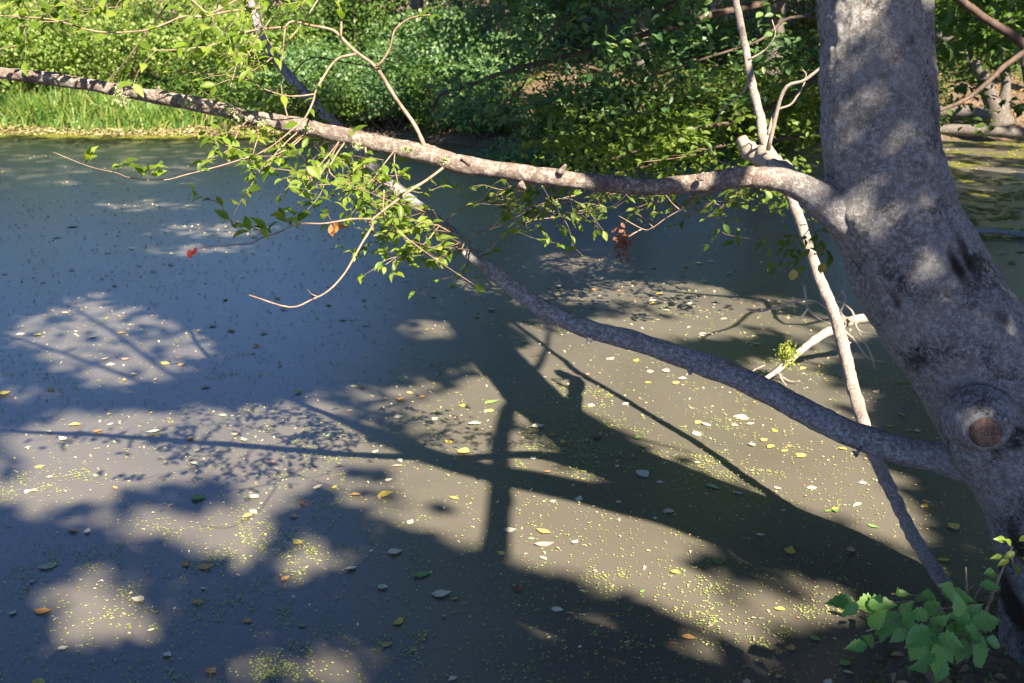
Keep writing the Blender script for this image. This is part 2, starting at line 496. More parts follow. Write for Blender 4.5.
trunk_px = [(1078, 720, 190, 2.84), (1068, 660, 132, 2.86), (1064, 600, 118, 2.88), (1056, 540, 116, 2.9), (1040, 480, 122, 2.9), (1014, 420, 128, 2.9), (982, 370, 128, 2.9), (947, 318, 126, 2.9),
            (915, 265, 124, 2.9), (893, 210, 118, 2.9), (882, 150, 112, 2.9), (878, 90, 108, 2.9), (876, 30, 106, 2.9), (875, -30, 106, 2.9), (872, -110, 104, 2.95), (880, -260, 100, 3.0), (900, -480, 92, 3.1), (915, -800, 80, 3.2)]
tp = np.array([P(x, y, d) for x, y, s, d in trunk_px]); tr = np.array([s * .5 * d / FPX for x, y, s, d in trunk_px])
WOUNDS = [(965, 252, 5, 26), (1003, 318, 7, 9), (958, 268, 6, 22), (1010, 600, 10, 40), (1018, 545, 9, 18), (895, 300, 5, 10)]
def trunk_lump(q, a, i):
    x, y, d = PX(q)
    n = .010 * mnoise.noise(Vector(q * 7)) + .005 * mnoise.noise(Vector(q * 26)) + .0034 * mnoise.noise(Vector(q * 70)) + .0016 * abs(mnoise.noise(Vector(q * 150)))
    if q[1] < 2.95:
        for wx, wy, sx, sy in WOUNDS:
            e = ((x - wx - (wy - y) * -.45) / sx) ** 2 + ((y - wy) / sy) ** 2
            n -= .008 * math.exp(-e)
    for bx_, by_, bs in ((838, 212, 30), (964, 464, 26)):
        n += .02 * math.exp(-(((x - bx_) / bs) ** 2 + ((y - by_) / bs) ** 2)) if q[1] < 3.1 else 0
    e = ((x - 985) / 40) ** 2 + ((y - 432) / 40) ** 2
    n += .012 * math.exp(-e) if q[1] < 2.9 else 0
    return n
mb = MB()
tube(mb, tp, tr, 150, 20, lump=trunk_lump)
tk = mb.build('trunk', M['trunk'], tree, TB)
co = np.empty(len(tk.data.vertices) * 3, np.float32); tk.data.vertices.foreach_get('co', co); co = co.reshape(-1, 3) + TB
x, y, d = PX(co)
wv = np.zeros(len(co))
for wx, wy, sx, sy in WOUNDS:
    wv = np.maximum(wv, np.exp(-((((x - wx + (wy - y) * .45) / sx) ** 2 + ((y - wy) / sy) ** 2)) ** 2) * .9)
ng = np.array([mnoise.noise(Vector(c * 22)) for c in co.astype(float)])
wv = np.clip(wv + .35 * np.clip((y - 500) / 90, 0, 1) + ng * .5 * (wv > .1), 0, 1) * (co[:, 1] < 3.0)  # wounds, plus a general darkening towards the foot
at = tk.data.attributes.new('wound_and_foot', 'FLOAT', 'POINT'); at.data.foreach_set('value', wv.astype(np.float32))

# pruned stub with its callus collar
sc0, sn = P(986, 433, 2.655), np.array([-.22, -.95, -.08]); sn /= np.linalg.norm(sn)
mb = MB()
tube(mb, [sc0 + sn * -.10, sc0 + sn * -.06, sc0 + sn * -.035, sc0 + sn * -.018, sc0 + sn * -.010, sc0 + sn * -.006], [.10, .084, .072, .064, .056, .046], 40, 5, wob=.12, wscale=30)
knot = mb.build('branch_collar', M['trunk'], tree, TB)
mb = MB()
a1 = np.cross(sn, [0, 0, 1]); a1 /= np.linalg.norm(a1); a2 = np.cross(sn, a1)
CUT_MAP.inputs['Location'].default_value = tuple(-(sc0 - TB))
ring = [sc0 + sn * .004]; fs = []
for rr_, hh in ((.020, .002), (.041, .001), (.045, -.03)):
    for k in range(24):
        t = 2 * math.pi * k / 24
        ring.append(sc0 + sn * (hh + .003 * random.random()) + (a1 * math.cos(t) + a2 * math.sin(t)) * rr_)
fs += [(0, 1 + k, 1 + (k + 1) % 24) for k in range(24)]
for s_ in (0, 24):
    fs += [(1 + s_ + k, 25 + s_ + k, 25 + s_ + (k + 1) % 24, 1 + s_ + (k + 1) % 24) for k in range(24)]
mb.add(ring, fs)
cutf = mb.build('cut_face', M['cut'], knot, None)
cutf.location = (0, 0, 0)
cutf.data.transform(__import__('mathutils').Matrix.Translation(Vector(-TB)))

# two long limbs
def collar(o, c, rad):
    n_ = len(o.data.vertices); co = np.empty(n_ * 3, np.float32); o.data.vertices.foreach_get('co', co); co = co.reshape(-1, 3) + TB
    f = np.clip(1.6 - np.linalg.norm(co - c, axis=1) / rad, 0, 1)
    at = o.data.attributes.new('collar', 'FLOAT', 'POINT'); at.data.foreach_set('value', f.astype(np.float32))
U_px = [(908, 262, 20), (880, 240, 44), (850, 217, 52), (825, 203, 41), (803, 189, 32), (775, 179, 26), (745, 177, 24), (700, 183, 21), (650, 187, 20), (600, 183, 20), (550, 177, 20), (500, 170, 20),
        (455, 163, 22), (425, 154, 22), (385, 145, 19), (340, 135, 18), (300, 126, 19), (250, 117, 16), (210, 107, 17), (180, 101, 16), (130, 92, 15), (80, 83, 14), (40, 77, 14), (0, 73, 13), (-70, 64, 12), (-160, 50, 10), (-240, 30, 6)]
U, Ur = traced(U_px, 2.88, 2.75, .88)
mb = MB(); tube(mb, U, Ur, 24, 10, wob=.16, wscale=14, lump=lambda q, a, i: .0022 * mnoise.noise(Vector(q * 70)) + .0016 * mnoise.noise(Vector(q * 160)))
for kx, ky, dx, dz in ((560, 170, .02, .03), (612, 178, -.01, -.03), (470, 160, -.03, .02), (700, 176, .01, .025), (380, 137, -.02, .02), (160, 92, 0, .03), (60, 77, -.02, .03), (520, 180, .02, -.02)):
    q = P(kx, ky + 3, 2.8)
    tube(mb, [q, q + np.array([dx, -.01, dz]) * .45, q + np.array([dx, -.01, dz]) * .8], [.011, .007, .003], 8, 3, wob=.3, wscale=60)
upper = mb.build('upper_limb', M['limb'], tree, TB)
collar(upper, P(835, 210, 2.9), .17)
L_px = [(1020, 480, 22), (1000, 472, 46), (970, 464, 44), (940, 458, 33), (900, 450, 30), (860, 437, 29), (820, 419, 28), (780, 398, 27), (740, 379, 26), (700, 363, 24), (650, 346, 22), (600, 332, 21), (560, 318, 20),
        (530, 300, 18), (500, 277, 17), (475, 255, 15), (450, 232, 14), (420, 208, 13), (390, 184, 12), (365, 158, 12), (340, 130, 11), (315, 104, 11), (290, 77, 10), (268, 48, 9), (256, 20, 8), (245, -30, 7), (240, -90, 5)]
L, Lr = traced(L_px, 2.9, 3.9, .93)
mb = MB(); tube(mb, L, Lr, 24, 10, wob=.14, wscale=12, lump=lambda q, a, i: .0022 * mnoise.noise(Vector(q * 70)) + .0016 * mnoise.noise(Vector(q * 160)))
for kx, ky, dx, dz in ((640, 336, .0, .03), (720, 362, .02, .03), (800, 402, .02, .03), (590, 335, -.01, -.03), (690, 365, 0, -.03), (856, 448, 0, -.025)):
    q = P(kx, ky + 3, 2.98 + (960 - kx) / 500 * .4)
    tube(mb, [q, q + np.array([dx, -.01, dz]) * .4, q + np.array([dx, -.01, dz]) * .7], [.012, .008, .004], 8, 3, wob=.3, wscale=60)
s0, s1 = P(478, 262, 3.42), P(462, 248, 3.38)
tube(mb, [P(486, 264, 3.45), s0, P(463, 251, 3.40)], [.022, .017, .012], 10, 4, wob=.5, wscale=60)
lower = mb.build('lower_limb', M['limb_dark'], tree, TB)
collar(lower, P(970, 464, 2.9), .12)

class Spray:
    """twigs and leaves that grow on one limb"""
    def __init__(s):
        s.tw = MB(); s.dk = MB(); s.lp = []; s.ld = []; s.ln = []; s.ls = []
    def leaf(s, p, d, n, sz):
        s.lp.append(p); s.ld.append(d); s.ln.append(n); s.ls.append(sz)
    def twig(s, pts, r0, r1, leaves=0, size=.05, sub=0, sublen=.15, start=.3, dark=False, wig=.006, bud=True, droop=0.0):
        pts = np.asarray(pts, float).copy()
        n = len(pts)
        if wig and n > 2:
            pts[1:-1] += rng.normal(0, wig, (n - 2, 3)) * .5
        p = tube(s.dk if dark else s.tw, pts, np.linspace(r0, r1, n) * .78, 6, 4, wob=.3, wscale=80)
        m = len(p)
        seglen = np.linalg.norm(np.diff(p, axis=0), axis=1).sum()
        side = 1
        for k in range(leaves):
            f = start + (1 - start) * (k + rng.uniform(.2, .8)) / max(leaves, 1)
            if k >= leaves - 2: f = 1
            i = min(m - 1, int(f * (m - 1)))
            t = p[min(i + 1, m - 1)] - p[max(i - 1, 0)]; t /= np.linalg.norm(t) + 1e-9
            up = np.array([0, 0, 1.0])
            sd_ = np.cross(t, up); sd_ /= np.linalg.norm(sd_) + 1e-9
            side = -side
            d = t * rng.uniform(.3, 1.1) + sd_ * side * rng.uniform(.4, 1) + rng.normal(0, .3, 3) + up * rng.uniform(-.6, .35)
            nn = up * 1 + rng.normal(0, .45, 3) + np.array([0, -.35, 0])
            s.leaf(p[i], d, nn, size * rng.uniform(.6, 1.2))
        for k in range(sub):
            f = start + (1 - start) * rng.random()
            i = int(f * (m - 1))
            t = p[min(i + 1, m - 1)] - p[max(i - 1, 0)]; t /= np.linalg.norm(t) + 1e-9
            dv = t * .8 + rng.normal(0, .6, 3); dv[2] = dv[2] * .6 - .02 - droop; dv /= np.linalg.norm(dv)
            ln = sublen * rng.uniform(.5, 1.3)
            q = [p[i]]
            for j in range(4):
                dv = dv + rng.normal(0, .22, 3); dv /= np.linalg.norm(dv)
                q.append(q[-1] + dv * ln / 4)
            s.twig(q, max(r1 * 1.1, .0012), .0008, leaves=int(rng.integers(3, 7)) if leaves or sub else 0, size=size, start=.35, dark=dark, wig=0)
    def build(s, parent, lmat, origin, tmpl=LEAF_F, names=('twigs', 'dark_twigs', 'foliage')):
        if s.tw.n: s.tw.build(names[0], M['twig'], parent, origin)
        if s.dk.n: s.dk.build(names[1], M['twig_dark'], parent, origin)
        if s.lp:
            leaf_mesh(names[2], s.lp, s.ld, s.ln, np.array(s.ls) * .78, lmat, tmpl, parent, .9, .25, origin)

def T2(pts, d0, d1):
    return np.array([P(x, y, d0 + (d1 - d0) * i / (len(pts) - 1)) for i, (x, y) in enumerate(pts)])

sp = Spray()
# shoots rising from the limb
sp.twig(T2([(426, 150), (416, 127), (396, 96), (376, 67), (356, 52), (341, 37), (331, 29), (316, 24), (293, 22), (285, 27)], 2.8, 2.72), .0085, .004, 0)
sp.twig(T2([(376, 67), (383, 57), (391, 47), (396, 30), (406, 20), (416, 16), (430, 15)], 2.76, 2.7), .0045, .003, 5, .055, start=.85)
sp.twig(T2([(341, 37), (341, 18), (338, 0), (340, -25)], 2.74, 2.72), .0045, .003, 6, .055, start=.3)
sp.twig(T2([(356, 54), (338, 60), (323, 77), (315, 92), (315, 102), (306, 117), (291, 132), (271, 147), (256, 155)], 2.75, 2.6), .005, .002, 6, .05, start=.3)
sp.twig(T2([(256, 155), (217, 165), (187, 175), (164, 180), (129, 178), (117, 172), (88, 166), (53, 152)], 2.62, 2.5), .0025, .001, 0)
for x, y, n in ((85, 165, 4), (118, 172, 5), (140, 177, 5), (152, 176, 5), (200, 170, 4), (228, 163, 4)):
    sp.twig(T2([(x, y), (x + 2, y - 4), (x + 4, y - 8)], 2.55, 2.54), .0016, .001, n + 1, .052, start=.2)
sp.twig(T2([(315, 94), (298, 95), (283, 96), (262, 88), (250, 80), (225, 78), (175, 72)], 2.72, 2.65), .003, .0012, 9, .05, 3)
sp.twig(T2([(285, 27), (283, 62), (282, 95), (290, 125)], 2.72, 2.8), .003, .002, 0)
sp.twig(T2([(285, 27), (255, 30), (235, 37), (212, 45), (175, 51), (150, 50)], 2.72, 2.6), .004, .0015, 10, .052, 3)
sp.twig(T2([(260, 8), (230, 12), (202, 17), (185, 17), (162, 25), (140, 31), (100, 30), (50, 21), (0, 17), (-40, 14)], 2.7, 2.5), .0045, .0018, 8, .05, 2)
sp.twig(T2([(167, 5), (152, 27), (132, 50), (112, 78)], 2.9, 2.85), .004, .002, 2, .045, dark=True)
sp.twig(T2([(180, -10), (195, 5), (210, 13), (230, 4), (245, -5)], 2.5, 2.5), .004, .003, 6, .06)
sp.twig(T2([(290, -20), (262, 20), (240, 60), (228, 95)], 3.0, 2.9), .004, .0015, 8, .05, 3)
sp.twig(T2([(330, -20), (300, 25), (265, 65), (215, 85)], 2.7, 2.6), .003, .0012, 6, .05, 3)
# twigs hanging under it
sp.twig(T2([(443, 168), (425, 180), (407, 193), (372, 219), (371, 225), (361, 245), (346, 272), (331, 289), (311, 301), (290, 305), (249, 295)], 2.75, 2.45), .0055, .0022, 0)
sp.twig(T2([(318, 297), (313, 293), (308, 290)], 2.5, 2.49), .002, .0012, 0)
sp.twig(T2([(372, 219), (352, 219), (323, 223), (299, 223), (279, 231), (261, 237), (249, 242), (220, 245), (199, 247), (192, 250)], 2.65, 2.45), .0038, .0012, 0)
for x, y, n in ((290, 225, 4), (268, 232, 6), (299, 222, 5), (352, 218, 3), (331, 221, 2), (255, 238, 3)):
    sp.twig(T2([(x, y), (x - 2, y - 3), (x - 5, y - 7)], 2.56, 2.54), .0016, .001, n, .055, start=.1)
sp.twig(T2([(300, 130), (283, 145), (267, 166), (290, 172), (308, 178), (318, 188)], 2.78, 2.6), .003, .0012, 8, .052, 3)
sp.twig(T2([(345, 142), (335, 155), (331, 172), (349, 185), (372, 191), (400, 205)], 2.8, 2.6), .003, .0012, 8, .055, 4)
sp.twig(T2([(193, 190), (205, 197), (217, 204), (228, 218), (249, 225), (262, 231)], 2.5, 2.55)[::-1], .0022, .001, 10, .05, start=.2)
sp.twig(T2([(384, 190), (384, 213), (396, 231), (425, 254), (451, 269), (475, 285)], 2.8, 2.8), .0035, .0015, 3, .045, 1)
sp.twig(T2([(250, 118), (240, 130), (228, 150), (205, 160)], 2.8, 2.7), .003, .001, 8, .05, 2, .12)
sp.twig(T2([(210, 108), (205, 125), (215, 142), (240, 150)], 2.8, 2.7), .003, .001, 6, .05, 2, .12)
for x, y in ((270, 120), (310, 130), (340, 140), (365, 142), (395, 150)):
    for k in range(2):
        a = rng.uniform(-1, 1)
        sp.twig(T2([(x, y), (x - 8 + a * 12, y + 14), (x - 18 + a * 25, y + 30), (x - 26 + a * 40, y + rng.uniform(36, 60))], 2.8, 2.7 + a * .1), .0028, .001, 6, .046, 2, .12)
for x, y in ((60, 5), (20, 0), (95, 8), (130, 0), (210, 0), (265, 0), (300, 5), (235, 20), (250, 50), (200, 35), (40, 30)):
    a = rng.uniform(-1, 1)
    sp.twig(T2([(x + 20, y - 30), (x + 10, y - 12), (x, y), (x - 14, y + 12 + 6 * a)], 2.6 + a * .15, 2.55), .0025, .001, 8, .048, 2, .13)
sp.build(upper, M['leaf_near'], TB)

# curled dead leaves hanging on the twig tips
DM = plain('curled_brown_leaf', (.50, .25, .08), .6, (.30, .12, .05), 40)
leaf_mesh('curled_leaf', [P(331, 224, 2.5), P(336, 225, 2.5), P(334, 222, 2.5)], [(0.1, 0, -1), (-.3, -.2, -1), (.6, 0, -.7)], [(0, -1, .2), (.8, -.5, 0), (-.5, -.8, .1)], .032, DM, LEAF_F, upper, 1.1, .9, TB)
RM = plain('dark_red_leaf', (.18, .03, .03), .6)
leaf_mesh('red_leaf', [P(190, 249, 2.45), P(197, 247, 2.45)], [(-.1, 0, -1), (-.5, 0, -.8)], [(0, -1, 0), (.3, -1, .2)], .026, RM, LEAF_M, upper, 1, .3, TB)

# lichen tufts on the upper limb
for (x, y, s_) in ((122, 99, 8), (119, 93, 5), (238, 119, 9), (188, 103, 5), (358, 146, 7), (408, 150, 6), (262, 124, 5), (308, 128, 5), (445, 160, 5), (230, 108, 5)):
    c = P(x, y, 2.74); k = 70
    off = rng.normal(0, 1, (k, 3)) * s_ * .32 * 2.7 / FPX * np.array([1.5, .8, 1])
    leaf_mesh('lichen', c + off, rdirs(k), rdirs(k), .009, M['lichen'], LEAF_D, upper, 1, .3, TB)

# twigs and leaves along the lower limb's far end
sp = Spray()
for i, (x, y) in enumerate(((450, 232), (440, 225), (425, 212), (410, 200), (395, 188), (380, 175), (470, 250), (460, 243), (365, 158), (345, 135), (320, 110), (300, 90), (280, 65))):
    dd = 3.35 + (470 - x) / 220 * .45
    for k in range(3):
        a = rng.uniform(-1.0, 1.0); b_ = rng.uniform(-1, 1)
        le = rng.uniform(35, 80)
        dx, dy = (-.75 + a * .5) * le, (.15 + b_ * .6) * le
        sp.twig(T2([(x, y), (x + dx * .3, y + dy * .5), (x + dx * .65, y + dy * .7), (x + dx, y + dy)], dd, dd + rng.uniform(-.4, .3)), .0035, .0012, 7, .048, 3, .16, dark=rng.random() < .7)
sp.twig(T2([(462, 248), (470, 235), (500, 225), (540, 205), (575, 195)], 3.4, 3.5), .004, .0015, 8, .045, 5, .18)
sp.twig(T2([(480, 262), (500, 240), (530, 222), (560, 215), (600, 205)], 3.45, 3.7), .004, .0015, 8, .045, 6, .18)
sp.twig(T2([(440, 224), (470, 205), (510, 190), (545, 170)], 3.5, 3.7), .004, .0015, 8, .045, 6, .18)
sp.twig(T2([(290, 77), (310, 60), (345, 62), (385, 70)], 3.8, 3.8), .004, .002, 6, .05, 3, .18, dark=True)
sp.twig(T2([(340, 126), (362, 116), (380, 105), (392, 95)], 3.7, 3.8), .004, .002, 0, dark=True)
sp.build(lower, M['leaf_near'], TB)

# tangle of pale twigs hanging mid-frame under the upper limb
sp = Spray()
sp.twig(T2([(745, 172), (725, 185), (700, 195), (690, 197), (695, 203), (680, 210), (666, 219), (654, 228), (642, 229), (619, 216)], 2.95, 3.1), .0035, .0018, 0)
sp.twig(T2([(680, 210), (672, 203), (662, 194), (650, 185)], 3.0, 3.0), .0025, .0016, 0)
sp.twig(T2([(642, 229), (630, 236), (610, 250), (595, 259), (586, 254)], 3.1, 3.1), .003, .0015, 0)
sp.twig(T2([(654, 228), (646, 220), (638, 214)], 3.1, 3.1), .002, .0012, 0)
sp.twig(T2([(740, 168), (718, 160), (710, 148), (704, 153), (675, 160), (642, 162)], 2.95, 3.1), .003, .0015, 6, .04, 2)
sp.twig(T2([(630, 192), (615, 205), (606, 208), (592, 212), (578, 216)], 2.95, 3.2), .0028, .0012, 8, .042, 3)
sp.twig(T2([(600, 190), (580, 200), (560, 206), (545, 214), (560, 225)], 2.95, 3.2), .0028, .0012, 8, .042, 4)
for i in range(36):
    x = rng.uniform(490, 740); y = rng.uniform(196, 214)
    a = rng.uniform(-1, 1)
    sp.twig(T2([(x + 20, 186), (x + 10, 192), (x, y), (x - 12 + 20 * a, y + rng.uniform(0, 18))], 3.0, 3.3 + a * .2), .0022, .001, 6, .038, 1, .09)
sp.build(upper, M['leaf_mid'], TB, names=('hanging_twigs', 'dark_hanging_twigs', 'hanging_foliage'))
c = P(622, 238, 3.1); k = 60
leaf_mesh('brown_seed_cluster', c + rng.normal(0, 1, (k, 3)) * np.array([.014, .012, .022]), rdirs(k) + np.array([0, 0, -1]), rdirs(k), .02, plain('brown_cluster', (.22, .10, .06), .8), LEAF_M, upper, 1, .5, TB)

# ------------------------------------------------------------------ placing the added, unseen boughs
mb = MB()
# spot for an added, unseen bough so its shadow lands where wanted
def up_from(x, y, z):
    p = G(x, y); return np.array([p[0] + SUNV[0] / SUNV[2] * z, p[1] + SUNV[1] / SUNV[2] * z, z])

# ------------------------------------------------------------------ unseen trees added to shade the pond, crowns open over the lit patches
lit_polys = [
    [(385, 395), (455, 388), (522, 352), (600, 335), (700, 372), (800, 418), (870, 452), (905, 490), (945, 560), (900, 590), (850, 622), (760, 640), (690, 612), (620, 590), (560, 572), (500, 566), (430, 538), (330, 492), (262, 450), (330, 452), (400, 470), (440, 462), (395, 430)],
    [(0, 345), (40, 305), (110, 296), (170, 318), (230, 345), (200, 372), (140, 392), (60, 372)],
    [(-20, 375), (55, 398), (70, 410), (-20, 408)],
]
lit_ell = [(255, 562, 65, 15), (560, 625, 55, 12), (300, 668, 85, 18), (690, 655, 65, 14), (30, 500, 60, 20), (420, 640, 40, 9), (600, 300, 90, 6), (700, 320, 110, 7), (30, 482, 70, 18), (150, 524, 60, 16), (325, 552, 55, 13), (115, 612, 62, 34), (300, 678, 60, 12), (215, 230, 70, 5), (200, 250, 60, 5), (575, 264, 60, 9), (470, 287, 55, 8), (430, 330, 40, 9), (640, 288, 90, 7),
           (725, 305, 80, 7), (560, 330, 40, 6), (700, 332, 60, 7), (835, 330, 60, 12), (780, 372, 60, 12), (850, 400, 45, 10), (300, 415, 60, 9), (340, 398, 40, 8), (985, 165, 70, 10), (960, 192, 50, 7), (1010, 150, 60, 5), (960, 262, 30, 5),
           (150, 205, 60, 4), (60, 185, 80, 3), (60, 640, 30, 12), (760, 410, 90, 30), (880, 520, 40, 12), (560, 545, 60, 14), (700, 655, 25, 6)]
def in_poly(x, y, poly):
    c = np.zeros(x.shape, bool); n = len(poly)
    for i in range(n):
        x1, y1 = poly[i]; x2, y2 = poly[(i + 1) % n]
        if y1 == y2: continue
        t = ((y1 > y) != (y2 > y)) & (x < (x2 - x1) * (y - y1) / (y2 - y1) + x1)
        c ^= t
    return c
def shadow_of(pts):
    pts = np.asarray(pts); return pts[:, :2] + SH[None, :] * pts[:, 2:3] * COT
lit_lines = []   # things the photograph shows in sun: leave the crown open along their rays
for a in (U[6:26],): lit_lines.append((catmull(a, 6), .10))
K_px = [(733, -12, 6), (741, 25, 7), (747, 55, 7), (752, 85, 8), (760, 115, 9), (763, 135, 10), (772, 160, 11), (785, 185, 10), (797, 212, 10), (808, 245, 10), (820, 280, 11), (833, 310, 12), (843, 345, 12), (850, 375, 13), (858, 405, 13), (868, 440, 13), (878, 465, 13), (893, 495, 13), (910, 530, 13), (928, 560, 14), (948, 590, 15), (962, 612, 15)]
K = []; Kr = []
for i, (x, y, s) in enumerate(K_px):
    f = i / (len(K_px) - 1)
    d = 4.3 - .95 * f ** .9
    K.append(P(x, y, d)); Kr.append(s * .5 * d / FPX)
K = np.array(K); Kr = np.array(Kr)
lit_lines.append((catmull(K[12:22], 4), .14)); lit_lines.append((catmull(K[0:9], 4), .09))
A_l = T2([(443, 168), (407, 193), (372, 219), (346, 272), (290, 305), (249, 295)], 2.75, 2.45); lit_lines.append((catmull(A_l, 6), .2))
lit_lines.append((catmull(T2([(426, 150), (396, 96), (356, 52), (316, 24)], 2.8, 2.72), 6), .16))
lit_lines.append((catmull(T2([(60, 155), (130, 175), (200, 170), (260, 155), (330, 180)], 2.5, 2.7), 8), .22))
lit_lines.append((catmull(T2([(40, 20), (150, 25), (250, 30), (340, 20)], 2.6, 2.7), 8), .34))
lit_lines.append((catmull(T2([(892, -40), (893, 0), (892, 45)], 2.75, 2.75), 4), .07))
lit_lines.append((catmull(T2([(400, 190), (460, 240)], 3.4, 3.4), 8), .16))
lit_lines.append((catmull(T2([(600, 215), (690, 205), (750, 160)], 3.1, 3.0), 6), .10))
lit_lines.append((catmull(T2([(765, 380), (815, 340), (870, 318)], 5.4, 5.6), 6), .22))
lit_lines.append((catmull(np.array([P(742, 140, 4.0), P(765, 158, 3.9), P(790, 178, 3.4)]), 4), .12))

tsp = catmull(tp[2:12], 4)
TS = np.vstack([tsp[(tsp[:, 2] > .25) & (tsp[:, 2] < 1.72)], [sc0 + sn * .02]])
def shade_keep(g, z=0.0):
    """True where the crown may shade this ground point"""
    x, y, d = PX(np.column_stack([g, np.full(len(g), z)]))
    x = x + rng.normal(0, 9, len(g)); y = y + rng.normal(0, 4, len(g))
    lit = np.zeros(len(g), bool)
    wob = 5 * np.sin(g[:, 0] * 9 + g[:, 1] * 5) + 4 * np.sin(g[:, 0] * 23 - g[:, 1] * 17)
    for p in lit_polys:
        pc = np.mean(np.array(p, float), 0); pe = [tuple(pc + (np.array(v_) - pc) * np.array([1.06, 1.14])) for v_ in p]
        lit |= in_poly(x + wob * .6, y + wob * .4, pe)
    for ex, ey, rx, ry in lit_ell: lit |= (((x - ex + wob) / (rx * 1.15)) ** 2 + ((y - ey + wob * .2) / (ry * 1.3 + 2)) ** 2) < 1
    veil = np.where(x < 300, .05, np.where(x < 430, .03, .0)) * (y > 280)
    lit &= rng.random(len(g)) > veil
    for ln, w_ in lit_lines:
        s = shadow_of(ln)
        dm = np.full(len(g), 9e9)
        for q in s: dm = np.minimum(dm, (g[:, 0] - q[0]) ** 2 + (g[:, 1] - q[1]) ** 2)
        lit |= dm < w_ ** 2
    # the trunk itself stands in shade except high up
    ts_rand = rng.random(len(g)) < .40
    ts_hit = np.zeros(len(g), bool)
    for q in shadow_of(TS): ts_hit |= (((g[:, 0] - q[0]) ** 2 + (g[:, 1] - q[1]) ** 2) < .19 ** 2)
    lit = np.where(ts_hit, ~ts_rand, lit)
    return ~lit

# near part of the added canopy, kept only over water meant to be shaded
n = 190000
gx = rng.uniform(-6.5, 6.5, n); gy = rng.uniform(1.5, 13, n)
gg = np.column_stack([gx, gy])
den = np.clip(1.15 - np.clip(-(gx + .18 * gy), 0, 4) * .12, .3, 1)
ok = shade_keep(gg) & (rng.random(n) < den)
gg = gg[ok]
z = rng.uniform(4.5, 10, len(gg))
z = np.where(gg[:, 0] < -1.2, z + .4, z)
cp = np.column_stack([gg[:, 0] + SUNV[0] / SUNV[2] * z, gg[:, 1] + SUNV[1] / SUNV[2] * z, z])
# far part of the added canopy, coarser
n = 60000
gx = rng.uniform(-13, 22, n); gy = rng.uniform(11.5, 34, n)
pn = np.sin(gx * 1.3 + 1) * np.sin(gy * .9) + .8 * np.sin(gx * 2.9 + gy * 1.7) + .5 * np.sin(gx * .6 - gy * 2.1)
px_, py_, _ = PX(np.column_stack([gx, gy, np.full(n, .6)]))
keep = (gx > -3.2 + .6 * np.sin(gy)) & (pn < -.45) | ((gx < -3.2) & (pn < -1.1)) | ((gx < 0) & (gy < far_edge(gx) - .9 + .3 * np.sin(gx * 3)) & (pn < 2.2)) | ((gx >= 0) & (gy < 14) & (pn < .8))
hole = (((px_ - 600) / 70) ** 2 + ((py_ - 88) / 22) ** 2 < 1) | (((px_ - 715) / 60) ** 2 + ((py_ - 50) / 30) ** 2 < 1) | (((px_ - 985) / 50) ** 2 + ((py_ - 60) / 22) ** 2 < 1)
keep &= ~hole
gg2 = np.column_stack([gx, gy])[keep]
z2 = rng.uniform(5.5, 10.5, len(gg2))
z2 = np.where((gg2[:, 0] < -2), z2 + 8.5, z2)
cp2 = np.column_stack([gg2[:, 0] + SUNV[0] / SUNV[2] * z2, gg2[:, 1] + SUNV[1] / SUNV[2] * z2, z2 + .3])
